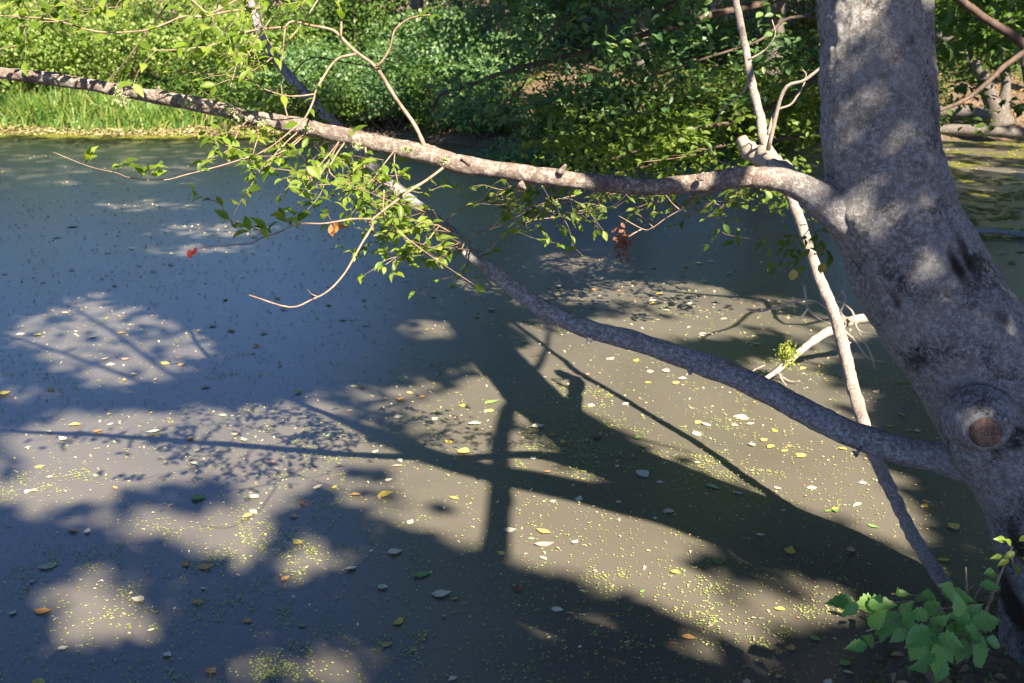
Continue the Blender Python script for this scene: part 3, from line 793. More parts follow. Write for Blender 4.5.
# made-up trees that carry these crowns
bank = [((6.6, -3.2), 'unseen tree added on the near bank right of the viewer to shade the water', 10),
        ((9.6, 4.6), 'unseen tree added right of the leaning trunk to shade mid pond', 10.5),
        ((14.0, 7.5), 'unseen tall tree added at far right to shade the dark shrubs', 11.5),
        ((0.4, -6.0), 'unseen tall tree added behind the viewer to carry part of the shade canopy', 18),
        ((-7.0, -2.0), 'unseen tall tree added left of the view to carry part of the shade canopy', 18)]
allp = np.vstack([cp, cp2]); alls = np.concatenate([rng.uniform(.11, .18, len(cp)), rng.uniform(.22, .36, len(cp2))])
bx = np.array([b[0] for b in bank])
own = np.argmin(((allp[:, None, :2] - bx[None]) ** 2).sum(2) + np.array([0, 2, 10, 0, 6])[None], 1)
for i, (pos, lab, h) in enumerate(bank):
    base = np.array([pos[0], pos[1], float(gz(pos[0], pos[1]))])
    t = empty('added_shade_tree', base, lab, 'tree', 'unseen trees added to shade the pond')
    mb = MB()
    tube(mb, [base + (0, 0, -.2), base + (.1, .05, 1.5), base + (0.0, .2, 4), base + (.2, 0, h)], [.26, .2, .15, .04], 18, 8, wob=.2, wscale=5)
    mb.build('trunk', M['far_bark'], t, base)
    sel = own == i
    pp, ss = allp[sel], alls[sel]
    lb = MB()
    if len(pp):
        for k in range(16):
            tgt = pp[rng.integers(len(pp))]
            s0 = base + np.array([.05, .1, min(tgt[2] - .5, h * .75) * rng.uniform(.6, 1)])
            # keep bare wood out of the open light paths
            f = np.linspace(0, 1, 12)[:, None]; qq = s0 * (1 - f) + tgt * f
            if shade_keep(shadow_of(qq)).mean() < .97: continue
            mid = (s0 + tgt) / 2 + np.array([0, 0, .3])
            tube(lb, [s0, mid, tgt], [.05, .03, .01], 8, 5, wob=.2, wscale=6)
    if i == 0:
        # unseen forked bough, added to lay its shadow in the middle of the pond
        z_ = 3.3
        q = [up_from(497, 600, z_), up_from(495, 552, z_), up_from(500, 500, z_ + .05), up_from(500, 450, z_ + .05), up_from(507, 415, z_ + .1), up_from(520, 388, z_ + .1)]
        att = base + np.array([0, .05, 2.7])
        tube(lb, [att, (att + q[0]) / 2 + np.array([0, 0, .1])] + q, [.08, .065, .055, .05, .05, .045, .042, .036], 12, 6, wob=.3, wscale=8)
        # an unseen bough, added in line with the lower limb to shade it
        lq = np.array([L[k_] + SUNV * 3.1 for k_ in (3, 5, 7, 9, 11, 13, 15, 17)])
        tube(lb, np.vstack([[base + np.array([0, .05, 3.4])], [(base + np.array([0, .05, 3.4])) * .5 + lq[0] * .5 + np.array([0, 0, .1])], lq]), [.13, .12, .105, .10, .095, .09, .08, .07, .055, .03], 14, 6, wob=.3, wscale=5)
        fk = q[-1]
        tube(lb, [fk, up_from(532, 375, z_ + .12), up_from(545, 352, z_ + .15), up_from(550, 325, z_ + .2)], [.03, .026, .02, .012], 10, 5, wob=.2)
        tube(lb, [fk, up_from(505, 372, z_ + .12), up_from(490, 345, z_ + .15), up_from(470, 320, z_ + .2)], [.03, .024, .018, .01], 10, 5, wob=.2)
        tube(lb, [fk, up_from(570, 405, z_ + .12), up_from(620, 432, z_ + .15), up_from(700, 455, z_ + .2)], [.02, .015, .011, .006], 10, 5, wob=.2)
        tube(lb, [up_from(-40, 320, 4), up_from(60, 352, 4), up_from(130, 378, 4), up_from(170, 400, 4)], [.012, .018, .02, .02], 8, 5)
        tube(lb, [up_from(60, 300, 4), up_from(110, 330, 4), up_from(150, 360, 4), up_from(200, 395, 4)], [.012, .018, .02, .02], 8, 5)
    if lb.n: lb.build('limbs', M['far_bark'], t, base)
    if len(pp):
        nn = rdirs(len(pp)) * .8 + SUNV[None] * .9
        leaf_mesh('crown', pp, rdirs(len(pp)), nn, ss, M['leaf_can'], LEAF_D, t, 1.25, 0, base)  # added leaves set along the sun rays, thick only where shade should fall

# ------------------------------------------------------------------ leaning dead pole, deadfall, sprays behind the limb
kb = K[-1]
t = empty('dead_pole', kb, 'thin dead sunlit pole leaning from the bank up behind both limbs of the tree', 'dead branch')
mb = MB(); tube(mb, K, Kr, 12, 6, wob=.35, wscale=45)
for i in (10, 12, 14, 17, 18):
    q = K[i]; v = np.array([rng.uniform(-1, 1), -.2, rng.uniform(0, 1)]); v /= np.linalg.norm(v)
    tube(mb, [q, q + v * .03], [.006, .003], 6, 2)
mb.build('stem', M['stick'], t, kb)
mb = MB()
tube(mb, T2([(768, 150), (780, 118), (768, 107), (783, 92), (805, 80), (826, 64), (850, 50)], 3.75, 3.5)[[0, 3, 4, 5, 6]], [.009, .007, .006, .005, .004], 8, 5, wob=.3, wscale=50)
tube(mb, T2([(768, 135), (775, 112), (790, 105), (797, 96), (803, 86), (806, 75), (803, 70)], 3.7, 3.6), [.006, .005, .004, .004, .003, .003, .002], 6, 4)
tube(mb, T2([(748, 60), (765, 50), (775, 35), (772, 20)], 3.9, 3.8), [.004, .003, .003, .002], 6, 4)
tube(mb, T2([(751, 80), (740, 95), (722, 110), (716, 125)], 3.9, 3.8), [.004, .003, .003, .002], 6, 4)
mb.build('side_twigs', M['dead'], t, kb)
b0 = P(800, 180, 3.45)
t = empty('broken_branch', b0, 'short thick broken branch with pale lichen lying across the pole above the limb', 'dead branch')
mb = MB(); tube(mb, [P(742, 140, 4.02), P(750, 149, 3.97), P(765, 158, 3.9), P(782, 172, 3.5), P(806, 194, 3.02)], [.02, .036, .038, .034, .028], 16, 6, wob=.6, wscale=30)
mb.build('stub', M['dead'], t, b0)

d0 = G(757, 386, 0)
t = empty('fallen_branch', d0, 'pale fallen branch poking from the water left of the trunk, bare twigs around it', 'dead branch')
mb = MB()
tube(mb, [G(748, 392, -.05), P(757, 386, 5.38), P(775, 372, 5.42), P(790, 360, 5.45), P(815, 340, 5.5), P(845, 323, 5.55), P(872, 317, 5.6), P(905, 312, 5.7), P(960, 325, 5.75), P(1010, 350, 5.8)], [.006, .009, .014, .017, .022, .026, .028, .03, .032, .035], 12, 6, wob=.4, wscale=25)
for pts in ([(746, 309), (763, 311), (789, 303), (808, 300), (822, 305), (838, 322)], [(804, 285), (806, 298), (808, 308), (818, 318), (834, 326)], [(846, 324), (836, 301), (852, 311), (858, 330), (877, 336), (888, 350)], [(840, 324), (850, 318), (862, 338), (870, 352), (876, 371)],
            [(774, 373), (778, 372), (782, 380), (786, 388)], [(775, 372), (790, 383), (800, 381)], [(850, 322), (826, 300), (838, 296), (846, 284)], [(808, 308), (800, 318), (790, 316)], [(838, 325), (856, 342), (868, 358), (884, 362)], [(834, 326), (845, 300), (842, 290)], [(762, 381), (752, 372), (765, 365)]):
    q = T2(pts, 5.52, 5.5 + rng.uniform(-.1, .1))
    q = np.array([a_ if a_[2] > .005 else np.array([a_[0], a_[1], .01]) for a_ in q])
    tube(mb, q, np.linspace(.0075, .003, len(q)), 6, 4, wob=.3, wscale=60)
mb.build('stem', M['dead'], t, d0)
c = P(788, 354, 5.43); k = 220
leaf_mesh('moss_tuft', c + rng.normal(0, 1, (k, 3)) * np.array([.026, .03, .03]), rdirs(k), rdirs(k), .026, leaf_mat('moss', [(.20, .26, .04), (.34, .38, .08)], .3), LEAF_D, t, .8, .2, d0)

# leafy sprig hanging above the water left of the trunk
s0 = P(800, 185, 3.1)
t = empty('hanging_sprig', s0, 'leafy green sprig hanging between dead pole and trunk, yellow leaf at its tip', 'sprig')
sp = Spray()
sp.twig(T2([(816, 192), (818, 200), (812, 220), (800, 238), (786, 250), (776, 262), (773, 272)], 2.92, 3.2), .003, .001, 0)
sp.twig(T2([(812, 222), (816, 236), (820, 246), (828, 258)], 3.1, 3.15), .002, .001, 0)
sp.twig(T2([(800, 238), (780, 232), (765, 240), (745, 238), (728, 236), (722, 232)], 3.15, 3.2), .002, .001, 0)
for x, y in ((200, 310), (232, 325), (265, 318), (290, 350), (212, 390), (245, 385), (300, 380), (322, 408), (375, 322), (385, 352), (405, 372), (250, 345), (270, 370), (335, 350), (100, 305), (62, 272), (95, 325), (228, 412), (355, 300), (350, 330), (110, 285), (180, 330)):
    v = np.array([rng.uniform(-1, .6), -.2, -rng.uniform(.1, .9)])
    sp.leaf(P(700 + x / 3.16 + 4, 138 + y / 3.16, rng.uniform(3.05, 3.25)), v, np.array([rng.uniform(-.4, .4), -1, .9]), .046 * rng.uniform(.8, 1.2))
for k in range(34):
    sp.leaf(P(rng.uniform(758, 826), rng.uniform(226, 268), rng.uniform(3.05, 3.3)), rdirs(1)[0] + np.array([-.3, 0, -.5]), np.array([0, -.7, 1]) + rdirs(1)[0] * .6, .04 * rng.uniform(.7, 1.1))
sp.build(t, M['leaf_grn'], s0)
for yp in (P(793, 269, 3.1), P(822, 262, 3.1)):
    leaf_mesh('yellow_leaf', [yp], [(0.05, 0, -1)], [(0.1, -1, 0)], .038, plain('yellow_leaf', (.52, .46, .12), .6), LEAF_M, t, 1.5, .3, s0)

# ------------------------------------------------------------------ sapling at the foot of the trunk
sb = G(958, 668, .1)
t = empty('sapling', sb, 'young sapling with toothed bright green leaves at the foot of the trunk', 'plant')
lp = []; ld = []; ln = []; ls = []
stems = MB()
crop = [(235, 405, 95, -.9, .1), (262, 432, 70, -.5, -.6), (320, 415, 90, -1, .1), (365, 415, 85, .9, .3), (395, 480, 110, -.6, -.7), (375, 500, 80, -.2, -1), (420, 368, 60, -.1, .9), (438, 378, 50, .8, .1), (285, 558, 70, -1, -.1), (325, 540, 60, -.2, .3), (350, 470, 80, .2, .7),
        (530, 395, 80, -.8, .5), (500, 450, 80, -.9, .2), (545, 435, 80, .6, -.3), (600, 370, 95, -.5, .8), (625, 385, 90, .8, .2), (495, 525, 100, -.7, -.6), (540, 530, 80, -.4, -.9), (560, 540, 80, .5, -.5), (490, 570, 90, -.3, -1), (555, 600, 110, .1, -1), (590, 575, 90, .4, -.8),
        (640, 570, 90, -.2, -1), (640, 460, 90, -.7, .4), (680, 510, 90, .3, -.3), (720, 475, 100, .9, .3), (700, 590, 110, .4, -.9), (700, 540, 80, .8, -.4), (655, 490, 80, .1, -.8), (500, 630, 70, -.9, .1), (740, 310, 60, -.6, .3), (735, 350, 70, .8, .1), (610, 500, 80, -.4, -.3), (450, 430, 60, .3, .7),
        (470, 500, 70, -.8, -.1), (560, 480, 80, .3, .8), (600, 540, 80, .9, -.1), (670, 440, 80, .4, .8), (430, 520, 80, -.6, -.6), (460, 470, 80, .1, .9), (570, 640, 80, -.2, -1), (520, 600, 80, -.9, -.5), (630, 420, 80, -.1, 1), (750, 545, 60, .8, -.5)]
for (cx, cy, sz, dx, dz) in crop:
    sx, sy = 774 + cx / 3.416, 483 + cy / 3.416
    dd = rng.uniform(2.52, 2.72)
    c = P(sx, sy, dd)
    L_ = sz / 3.416 * dd / FPX * rng.uniform(.95, 1.15)
    v = np.array([dx, rng.uniform(-.5, 0.1), dz * .75]); v /= np.linalg.norm(v)
    lp.append(c - v * L_ * .45); ld.append(v); ln.append(np.array([rng.uniform(-.35, .35), -.75, 1.0])); ls.append(L_)
    if rng.random() < .6:
        q = c - v * L_ * .7
        tube(stems, [q, (q + sb) / 2 + np.array([0, .02, .09]), (q * .35 + sb * .65) + np.array([0, .03, .02])], [.0016, .002, .0022], 5, 4)
for q in ((sb + (-.02, .0, .32)), (sb + (.12, .04, .36)), (sb + (-.2, .03, .2))):
    tube(stems, [sb + (0, 0, -.08), (sb + q) / 2 + (0.01, 0, .02), q], [.006, .0045, .002], 8, 5)
leaf_mesh('foliage', lp, ld, ln, ls, M['leaf_sap'], LEAF_T, t, 1.0, .2, sb)
stems.build('stems', M['twig'], t, sb)
nb = P(1016, 572, 2.68)
t = empty('bark_sprout', nb, 'small light green sprout growing on the lower trunk at the right edge', 'plant')
sp = Spray()
sp.twig([nb + (.06, .08, -.02), nb, nb + (-.02, 0, .05)], .003, .0015, 0)
for x, y, dx, dz in ((1003, 540, -1, .3), (1008, 545, -.6, .6), (1016, 541, .5, .6), (1012, 552, -.7, -.2), (1020, 548, .9, .1), (1006, 560, -1, -.3), (1014, 563, .1, -1), (1019, 558, .9, -.3), (999, 556, -.9, 0)):
    sp.leaf(P(x + 3, y, 2.66), np.array([dx, -.3, dz]), np.array([0, -.8, 1]) + rdirs(1)[0] * .3, .045)
sp.build(t, M['leaf_near'], nb)

# ------------------------------------------------------------------ overhanging tree to the right (dark limbs across the top, sunlit spray behind the tangle)
ob = np.array([7.2, 8.6, float(gz(7.2, 8.6))])
t = empty('overhanging_tree', ob, 'tree leaning in from the right, thin dark limbs and small leaves crossing the upper middle', 'tree')
mb = MB()
tube(mb, [ob + (0, 0, -.3), ob + (-.2, 0, 1.5), ob + (-.6, -.2, 3.0), ob + (-.8, -.3, 6)], [.16, .14, .12, .05], 14, 6, wob=.2)
mb.build('trunk', M['limb_dark'], t, ob)
mb = MB()
def olimb(pts, d0, d1, r0, r1, att=None):
    q = T2(pts, d0, d1)
    if att is not None: q = np.vstack([[att], q])
    tube(mb, q, np.linspace(r0, r1, len(q)), 9, 5, wob=.25, wscale=20)
    return q
ol1 = olimb([(1100, -40), (820, -10), (762, 4), (712, 15), (692, 22), (652, 32), (622, 42), (569, 56), (512, 70), (468, 86), (441, 96), (431, 112)], 6.5, 5.6, .03, .008, ob + (-.6, -.2, 3.0))
ol2 = olimb([(720, -30), (677, 0), (655, 14), (647, 16), (625, 12), (597, 5), (582, 7), (560, 25), (530, 50)], 6, 5.8, .015, .006)
ol3 = olimb([(1100, 100), (1040, 52), (1010, 62), (990, 80), (965, 100), (933, 113), (915, 125)], 5.0, 4.6, .017, .008, ob + (-.4, 0, 2.2))
ol4 = olimb([(1080, 90), (1024, 44), (995, 25), (970, 8), (950, -10), (930, -30)], 5.2, 5.0, .028, .016, ob + (-.4, -.1, 2.5))
ol5 = olimb([(840, 60), (790, 95), (740, 120), (690, 130), (640, 150), (590, 165)], 6.6, 6.0, .02, .006)
ol6 = olimb([(850, 120), (810, 135), (760, 140), (700, 150), (650, 165), (600, 178)], 6.8, 6.1, .016, .006)
ol7 = olimb([(560, 20), (535, 60), (520, 90), (495, 110)], 5.6, 5.5, .008, .004)
ol8 = olimb([(840, 20), (790, 18), (760, 40), (700, 60), (640, 80)], 6.4, 6.0, .012, .005)
mb.build('limbs', M['twig_dark'], t, ob)
def spray_cloud(name, boxes, mat, parent, origin, tmpl=LEAF_M, curl=.2):
    lp = []; ls = []
    mb = MB()
    for (x0, x1, y0, y1, da, db, n, sz) in boxes:
        ncl = max(2, n // 14); sz *= 1.0
        for c_ in range(ncl):
            cx, cy, cd = rng.uniform(x0, x1), rng.uniform(y0, y1), rng.uniform(da, db)
            c = P(cx, cy, cd)
            v = rng.normal(0, 1, 3) * np.array([1, .7, .35]); v /= np.linalg.norm(v)
            ln_ = rng.uniform(.12, .32)
            m_ = 14
            tt = rng.uniform(-.6, .6, m_)
            lp.append(c + v * ln_ * tt[:, None] + rng.normal(0, .035, (m_, 3))); ls.append(np.full(m_, sz) * rng.uniform(.6, 1.2, m_))
    lp = np.vstack(lp); ls = np.concatenate(ls)
    # layered, near-horizontal leaves with scatter
    dr = rdirs(len(lp)) * np.array([1, 1, .45]) + np.array([0, 0, -.15])
    nn = rdirs(len(lp)) * .65 + np.array([0, -.25, .9])
    leaf_mesh(name, lp, dr, nn, ls, mat, tmpl, parent, 1.0, curl, origin)
    if mb.n: mb.build(name + '_twigs', M['twig'], parent, origin)
# its unseen crown, added to darken what the right half of the pond mirrors
cpts = []
for (cx_, cy_, cz_, rx_, ry_, rz_, n_) in ((3.4, 10.2, 6.6, 4.0, 3.0, 3.0, 15000), (7.6, 9.0, 6.8, 3.6, 3.4, 3.2, 12000), (1.6, 8.4, 5.6, 2.0, 2.0, 1.6, 4500), (1.3, 7.0, 7.6, 2.4, 2.0, 1.8, 6000), (4.6, 6.6, 7.4, 2.4, 2.2, 2.0, 6000)):
    a_ = foliage((cx_, cy_, cz_), (rx_, ry_, rz_), 30, n_, .2); cpts.append(a_)
p = np.vstack([a_[0] for a_ in cpts]); dr = np.vstack([a_[1] for a_ in cpts]); nn = np.vstack([a_[2] for a_ in cpts]); s_ = np.concatenate([a_[3] for a_ in cpts])
ok = (PX(p)[1] < -25) & (shade_keep(shadow_of(p)))
leaf_mesh('crown', p[ok], dr[ok], nn[ok], s_[ok], M['leaf_can'], LEAF_D, t, 1.2, .1, ob)
spray_cloud('sunny_foliage', [(555, 700, 110, 178, 5.6, 6.6, 1100, .055), (640, 800, 100, 172, 5.8, 6.8, 900, .055), (520, 600, 135, 190, 5.6, 6.4, 350, .05), (700, 830, 60, 130, 6, 7, 600, .06), (740, 830, 170, 215, 5.5, 6.5, 160, .055)], M['leaf_mid'], t, ob)
spray_cloud('upper_foliage', [(500, 700, -20, 60, 5.5, 6.6, 900, .065), (600, 830, -20, 60, 5.8, 7, 800, .065), (430, 560, 20, 120, 5.4, 6.2, 450, .06), (540, 700, 60, 120, 5.6, 6.4, 420, .065), (640, 830, 40, 110, 6, 7, 700, .06)], M['leaf_dark'], t, ob)
spray_cloud('right_foliage', [(930, 1040, -20, 60, 5.5, 9, 500, .09), (935, 1040, 50, 108, 8, 11, 260, .09), (950, 990, 115, 145, 5, 6, 6, .06)], M['leaf_grn'], t, ob)

# ------------------------------------------------------------------ far bank: shrubs, trees, reeds
ORD = ['first', 'second', 'third', 'fourth', 'fifth', 'sixth', 'seventh', 'eighth', 'ninth', 'tenth', 'eleventh', 'twelfth', 'thirteenth', 'fourteenth', 'fifteenth', 'sixteenth', 'seventeenth', 'eighteenth', 'nineteenth', 'twentieth']

def shrub(name, pxx, Y, h, wdt, mat, label, n=3500, size=.085, cat='shrub', lobes=26, skirt=True, group='shrubs along the far bank'):
    depth = Y * CP + .3
    X = (pxx - 512) / FPX * (Y * CP + (CAMH - 1) * SP)
    z0 = float(gz(X, Y))
    b0 = np.array([X, Y, max(z0, 0)])
    t = empty(name, b0, label, cat, group)
    p, dr, nn, s, lc = foliage((X, Y, z0 + h * .5), (wdt * .5, wdt * .42, h * .55), lobes, n, size)
    g_ = gz(p[:, 0], p[:, 1]); p[:, 2] = np.maximum(p[:, 2], np.maximum(g_, 0) + .02 + .1 * rng.random(len(p)))
    leaf_mesh('foliage', p, dr, nn, s, M[mat], LEAF_M if Y < 17 else LEAF_D, t, 1.15, .15, b0)
    mb = MB()
    for k in range(7):
        q = lc[rng.integers(len(lc))]
        tube(mb, [b0 + (rng.uniform(-.1, .1), rng.uniform(-.1, .1), -.15), (b0 + q) / 2 + rng.normal(0, .1, 3), q], [.03, .02, .008], 6, 4)
    mb.build('stems', M['twig_dark'], t, b0)

shr = [  # x in photo, distance, height, width, leaf kind, label, leaves, leaf size
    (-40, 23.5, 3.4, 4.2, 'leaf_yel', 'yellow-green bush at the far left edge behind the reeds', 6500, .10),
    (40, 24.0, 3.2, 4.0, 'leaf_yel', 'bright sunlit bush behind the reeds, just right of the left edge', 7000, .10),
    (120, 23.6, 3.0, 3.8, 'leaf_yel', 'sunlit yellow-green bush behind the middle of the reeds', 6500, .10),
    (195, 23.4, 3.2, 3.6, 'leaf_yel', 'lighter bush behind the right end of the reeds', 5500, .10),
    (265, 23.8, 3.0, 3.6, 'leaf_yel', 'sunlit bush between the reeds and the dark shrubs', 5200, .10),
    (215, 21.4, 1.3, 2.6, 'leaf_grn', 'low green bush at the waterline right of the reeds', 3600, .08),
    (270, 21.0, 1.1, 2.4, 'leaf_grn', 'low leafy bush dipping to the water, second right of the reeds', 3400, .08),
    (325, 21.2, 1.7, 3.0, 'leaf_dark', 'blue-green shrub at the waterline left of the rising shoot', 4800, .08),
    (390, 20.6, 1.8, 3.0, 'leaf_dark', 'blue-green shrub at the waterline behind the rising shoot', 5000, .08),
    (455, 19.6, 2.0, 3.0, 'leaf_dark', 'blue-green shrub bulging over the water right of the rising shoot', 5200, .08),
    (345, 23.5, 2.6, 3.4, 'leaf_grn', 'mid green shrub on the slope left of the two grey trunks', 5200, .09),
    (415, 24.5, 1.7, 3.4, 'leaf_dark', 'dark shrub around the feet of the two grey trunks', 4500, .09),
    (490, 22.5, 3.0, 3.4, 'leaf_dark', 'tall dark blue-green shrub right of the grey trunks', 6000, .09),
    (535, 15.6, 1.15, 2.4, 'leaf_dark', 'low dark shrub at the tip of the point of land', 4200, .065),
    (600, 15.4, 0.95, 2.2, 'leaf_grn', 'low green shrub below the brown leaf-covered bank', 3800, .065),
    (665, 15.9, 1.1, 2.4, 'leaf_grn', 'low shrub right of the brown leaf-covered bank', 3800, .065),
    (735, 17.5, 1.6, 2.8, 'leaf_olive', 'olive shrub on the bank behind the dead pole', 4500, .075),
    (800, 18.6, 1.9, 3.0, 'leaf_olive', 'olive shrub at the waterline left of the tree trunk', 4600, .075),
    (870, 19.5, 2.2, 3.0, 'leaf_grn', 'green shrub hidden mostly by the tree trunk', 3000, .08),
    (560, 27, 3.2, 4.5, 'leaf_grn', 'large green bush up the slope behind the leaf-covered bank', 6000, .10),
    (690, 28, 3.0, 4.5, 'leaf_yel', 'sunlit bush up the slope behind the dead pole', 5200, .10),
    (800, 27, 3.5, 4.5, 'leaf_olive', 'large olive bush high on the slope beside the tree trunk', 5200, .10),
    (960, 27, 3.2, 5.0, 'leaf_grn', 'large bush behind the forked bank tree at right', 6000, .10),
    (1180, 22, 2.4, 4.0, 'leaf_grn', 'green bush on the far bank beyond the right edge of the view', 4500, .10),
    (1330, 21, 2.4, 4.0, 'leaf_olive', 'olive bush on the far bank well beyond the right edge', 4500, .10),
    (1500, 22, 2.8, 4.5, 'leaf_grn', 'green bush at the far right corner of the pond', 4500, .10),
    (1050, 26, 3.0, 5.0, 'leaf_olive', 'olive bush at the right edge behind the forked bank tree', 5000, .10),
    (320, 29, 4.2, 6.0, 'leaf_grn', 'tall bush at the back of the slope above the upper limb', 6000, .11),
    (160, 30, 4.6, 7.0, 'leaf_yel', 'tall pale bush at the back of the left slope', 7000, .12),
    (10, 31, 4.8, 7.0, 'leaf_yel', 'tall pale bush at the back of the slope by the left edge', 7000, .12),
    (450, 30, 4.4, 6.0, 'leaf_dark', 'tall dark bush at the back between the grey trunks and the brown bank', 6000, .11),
]
for wi, (wx, wc) in enumerate(((345, 'leaf_grn'), (395, 'leaf_dark'), (440, 'leaf_grn'), (490, 'leaf_dark'), (575, 'leaf_grn'), (640, 'leaf_olive'), (705, 'leaf_grn'), (765, 'leaf_olive'))):
    wY = 19.0
    for _ in range(6): wY = float(far_edge((wx - 512) / FPX * (wY * CP + .3))) + .45
    shr.append((wx, wY, 1.0 + .25 * (wi % 3), 2.2, wc, 'low bush trailing into the water, %s from left of the middle shore' % ORD[wi], 3600, .07))
for a in shr:
    if a[0] < 345 and a[1] > 22: a = (a[0], a[1], a[2] * (.62 if a[1] > 27 else .72)) + a[3:]
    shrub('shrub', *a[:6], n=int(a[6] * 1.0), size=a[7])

# far trees
def far_tree(pxx, Y, lean, r, h, mat, label, crown_z, cr, n=2600):
    X = (pxx - 512) / FPX * (Y * CP + .3)
    z0 = float(gz(X, Y)); b0 = np.array([X, Y, z0])
    t = empty('tree', b0, label, 'tree', 'trees on the far bank')
    mb = MB()
    top = b0 + np.array([lean * h, .3, h])
    pts = [b0 + (0, 0, -.3), b0 + np.array([lean * h * .2, 0, h * .25]), b0 + np.array([lean * h * .55, .1, h * .55]), top]
    tube(mb, pts, [r * 1.3, r, r * .75, r * .25], 14, 6, wob=.2, wscale=3)
    mb.build('trunk', M['far_bark'], t, b0)
    cc = b0 + np.array([lean * crown_z, 0, crown_z])
    p, dr, nn, s, lc = foliage(cc + (np.array([0, 0, 1.9]) if n > 5000 else 0), (cr, cr, cr * (1.55 if n > 5000 else .75)), 24 if n < 5000 else 44, n, .2 if n < 5000 else .27)
    leaf_mesh('crown', p, dr, nn, s, M[mat], LEAF_D, t, 1.2, .1, b0)
    lb = MB()
    for k in range(8):
        q = lc[rng.integers(len(lc))]
        s_ = pts[1] * .4 + pts[2] * .6
        tube(lb, [s_, (s_ + q) / 2 + (0, 0, .2), q], [r * .4, r * .25, .02], 7, 4)
    lb.build('limbs', M['far_bark'], t, b0)
far_tree(428, 25.0, -.16, .16, 8, 'leaf_dark', 'leaning grey trunk, left of the two on the dark slope', 7.0, 2.6)
far_tree(458, 26.5, -.03, .17, 9, 'leaf_dark', 'upright grey trunk, right of the two on the dark slope', 7.4, 2.6)
far_tree(560, 33, .05, .2, 10, 'leaf_grn', 'tree on the slope behind the brown leaf-covered bank', 8, 3.2)
far_tree(700, 34, .0, .2, 11, 'leaf_grn', 'tree on the slope behind the leaning dead pole', 8.5, 3.4)
far_tree(840, 33, .05, .22, 11, 'leaf_olive', 'tree on the slope hidden by the near trunk', 8.5, 3.4)
far_tree(1080, 30, -.05, .22, 11, 'leaf_olive', 'tree just beyond the right edge of the far bank', 8.5, 3.4)

for px_c, Yc, h_, cz_, cr_, lab_ in ((500, 24.5, 13, 6.6, 4.3, 'tall leafy tree added to darken the pond, amid the dark shrubs of the far bank'), (640, 23, 13, 6.6, 4.4, 'tall leafy tree added to darken the pond, behind the brown leaf-covered bank'),
                                     (770, 24, 13, 6.8, 4.4, 'tall leafy tree added to darken the pond, behind the dead pole'), (900, 24, 14, 7.0, 4.6, 'tall leafy tree added to darken the pond, behind the near trunk'), (1010, 26, 14, 7.0, 4.6, 'tall leafy tree added to darken the pond, behind the forked bank tree')):
    far_tree(px_c, Yc, .02, .2, h_, 'leaf_dark', lab_, cz_, cr_, 13000)  # added trees that block low sky and darken the mirrored right side

# forked tree on the right bank
b0 = G(997, 124, .35)
b0 = np.array([b0[0], b0[1], float(gz(b0[0], b0[1]))])
dd = PX(b0)[2]
t = empty('forked_bank_tree', b0, 'dark crooked forked tree standing on the bare bank right of the big trunk', 'tree')
mb = MB()
q = [P(1000, 128, dd), P(996, 112, dd), P(990, 95, dd), P(985, 80, dd), P(972, 62, dd), P(955, 45, dd), P(935, 33, dd), P(900, 20, dd)]
tube(mb, q, [.28, .17, .14, .12, .10, .09, .08, .05], 14, 6, wob=.3, wscale=4)
tube(mb, [P(998, 118, dd), P(1004, 100, dd), P(1006, 80, dd), P(1000, 55, dd), P(1010, 20, dd), P(1020, -60, dd)], [.14, .11, .09, .08, .07, .05], 12, 6, wob=.3, wscale=4)
mb.build('trunk', M['far_bark'], t, b0)
p, dr, nn, s, lc = foliage(P(985, 25, dd), (2.0, 1.6, .9), 20, 2600, .12)
p = p[p[:, 2] > 1.35]; m_ = len(p)
leaf_mesh('crown', p, dr[:m_], nn[:m_], s[:m_], M['leaf_grn'], LEAF_D, t, 1.2, .1, b0)
for i, (xa, ya, xb, yb, r_, lab) in enumerate(((934, 112, 990, 116, .12, 'dark log lying on the bank left of the forked tree'), (932, 130, 1030, 134, .10, 'low mossy log along the waterline right of the big trunk'))):
    a_, b_ = P(xa, ya, dd - .3 - i * .7), P(xb, yb, dd - .5 - i * .7)
    a_[2] = max(a_[2], .08); b_[2] = max(b_[2], .08)
    mb = MB(); mid = (a_ + b_) / 2
    tube(mb, [a_, mid + (0, 0, .03), b_], [r_ * .8, r_, r_ * .9], 12, 8, wob=.3, wscale=4)
    o = mb.build('log', M['far_bark'], None, mid); o.location = mid
    tag(o, lab, 'log')
a_, b_ = G(963, 231, .03), G(1045, 238, .03)
mb = MB(); mid = (a_ + b_) / 2
tube(mb, [a_, mid + (0, .1, .01), b_], [.022, .028, .03], 10, 6, wob=.3, wscale=10)
o = mb.build('floating_stick', M['limb_dark'], None, mid); o.location = mid
tag(o, 'long dark stick floating on the water right of the trunk', 'stick')

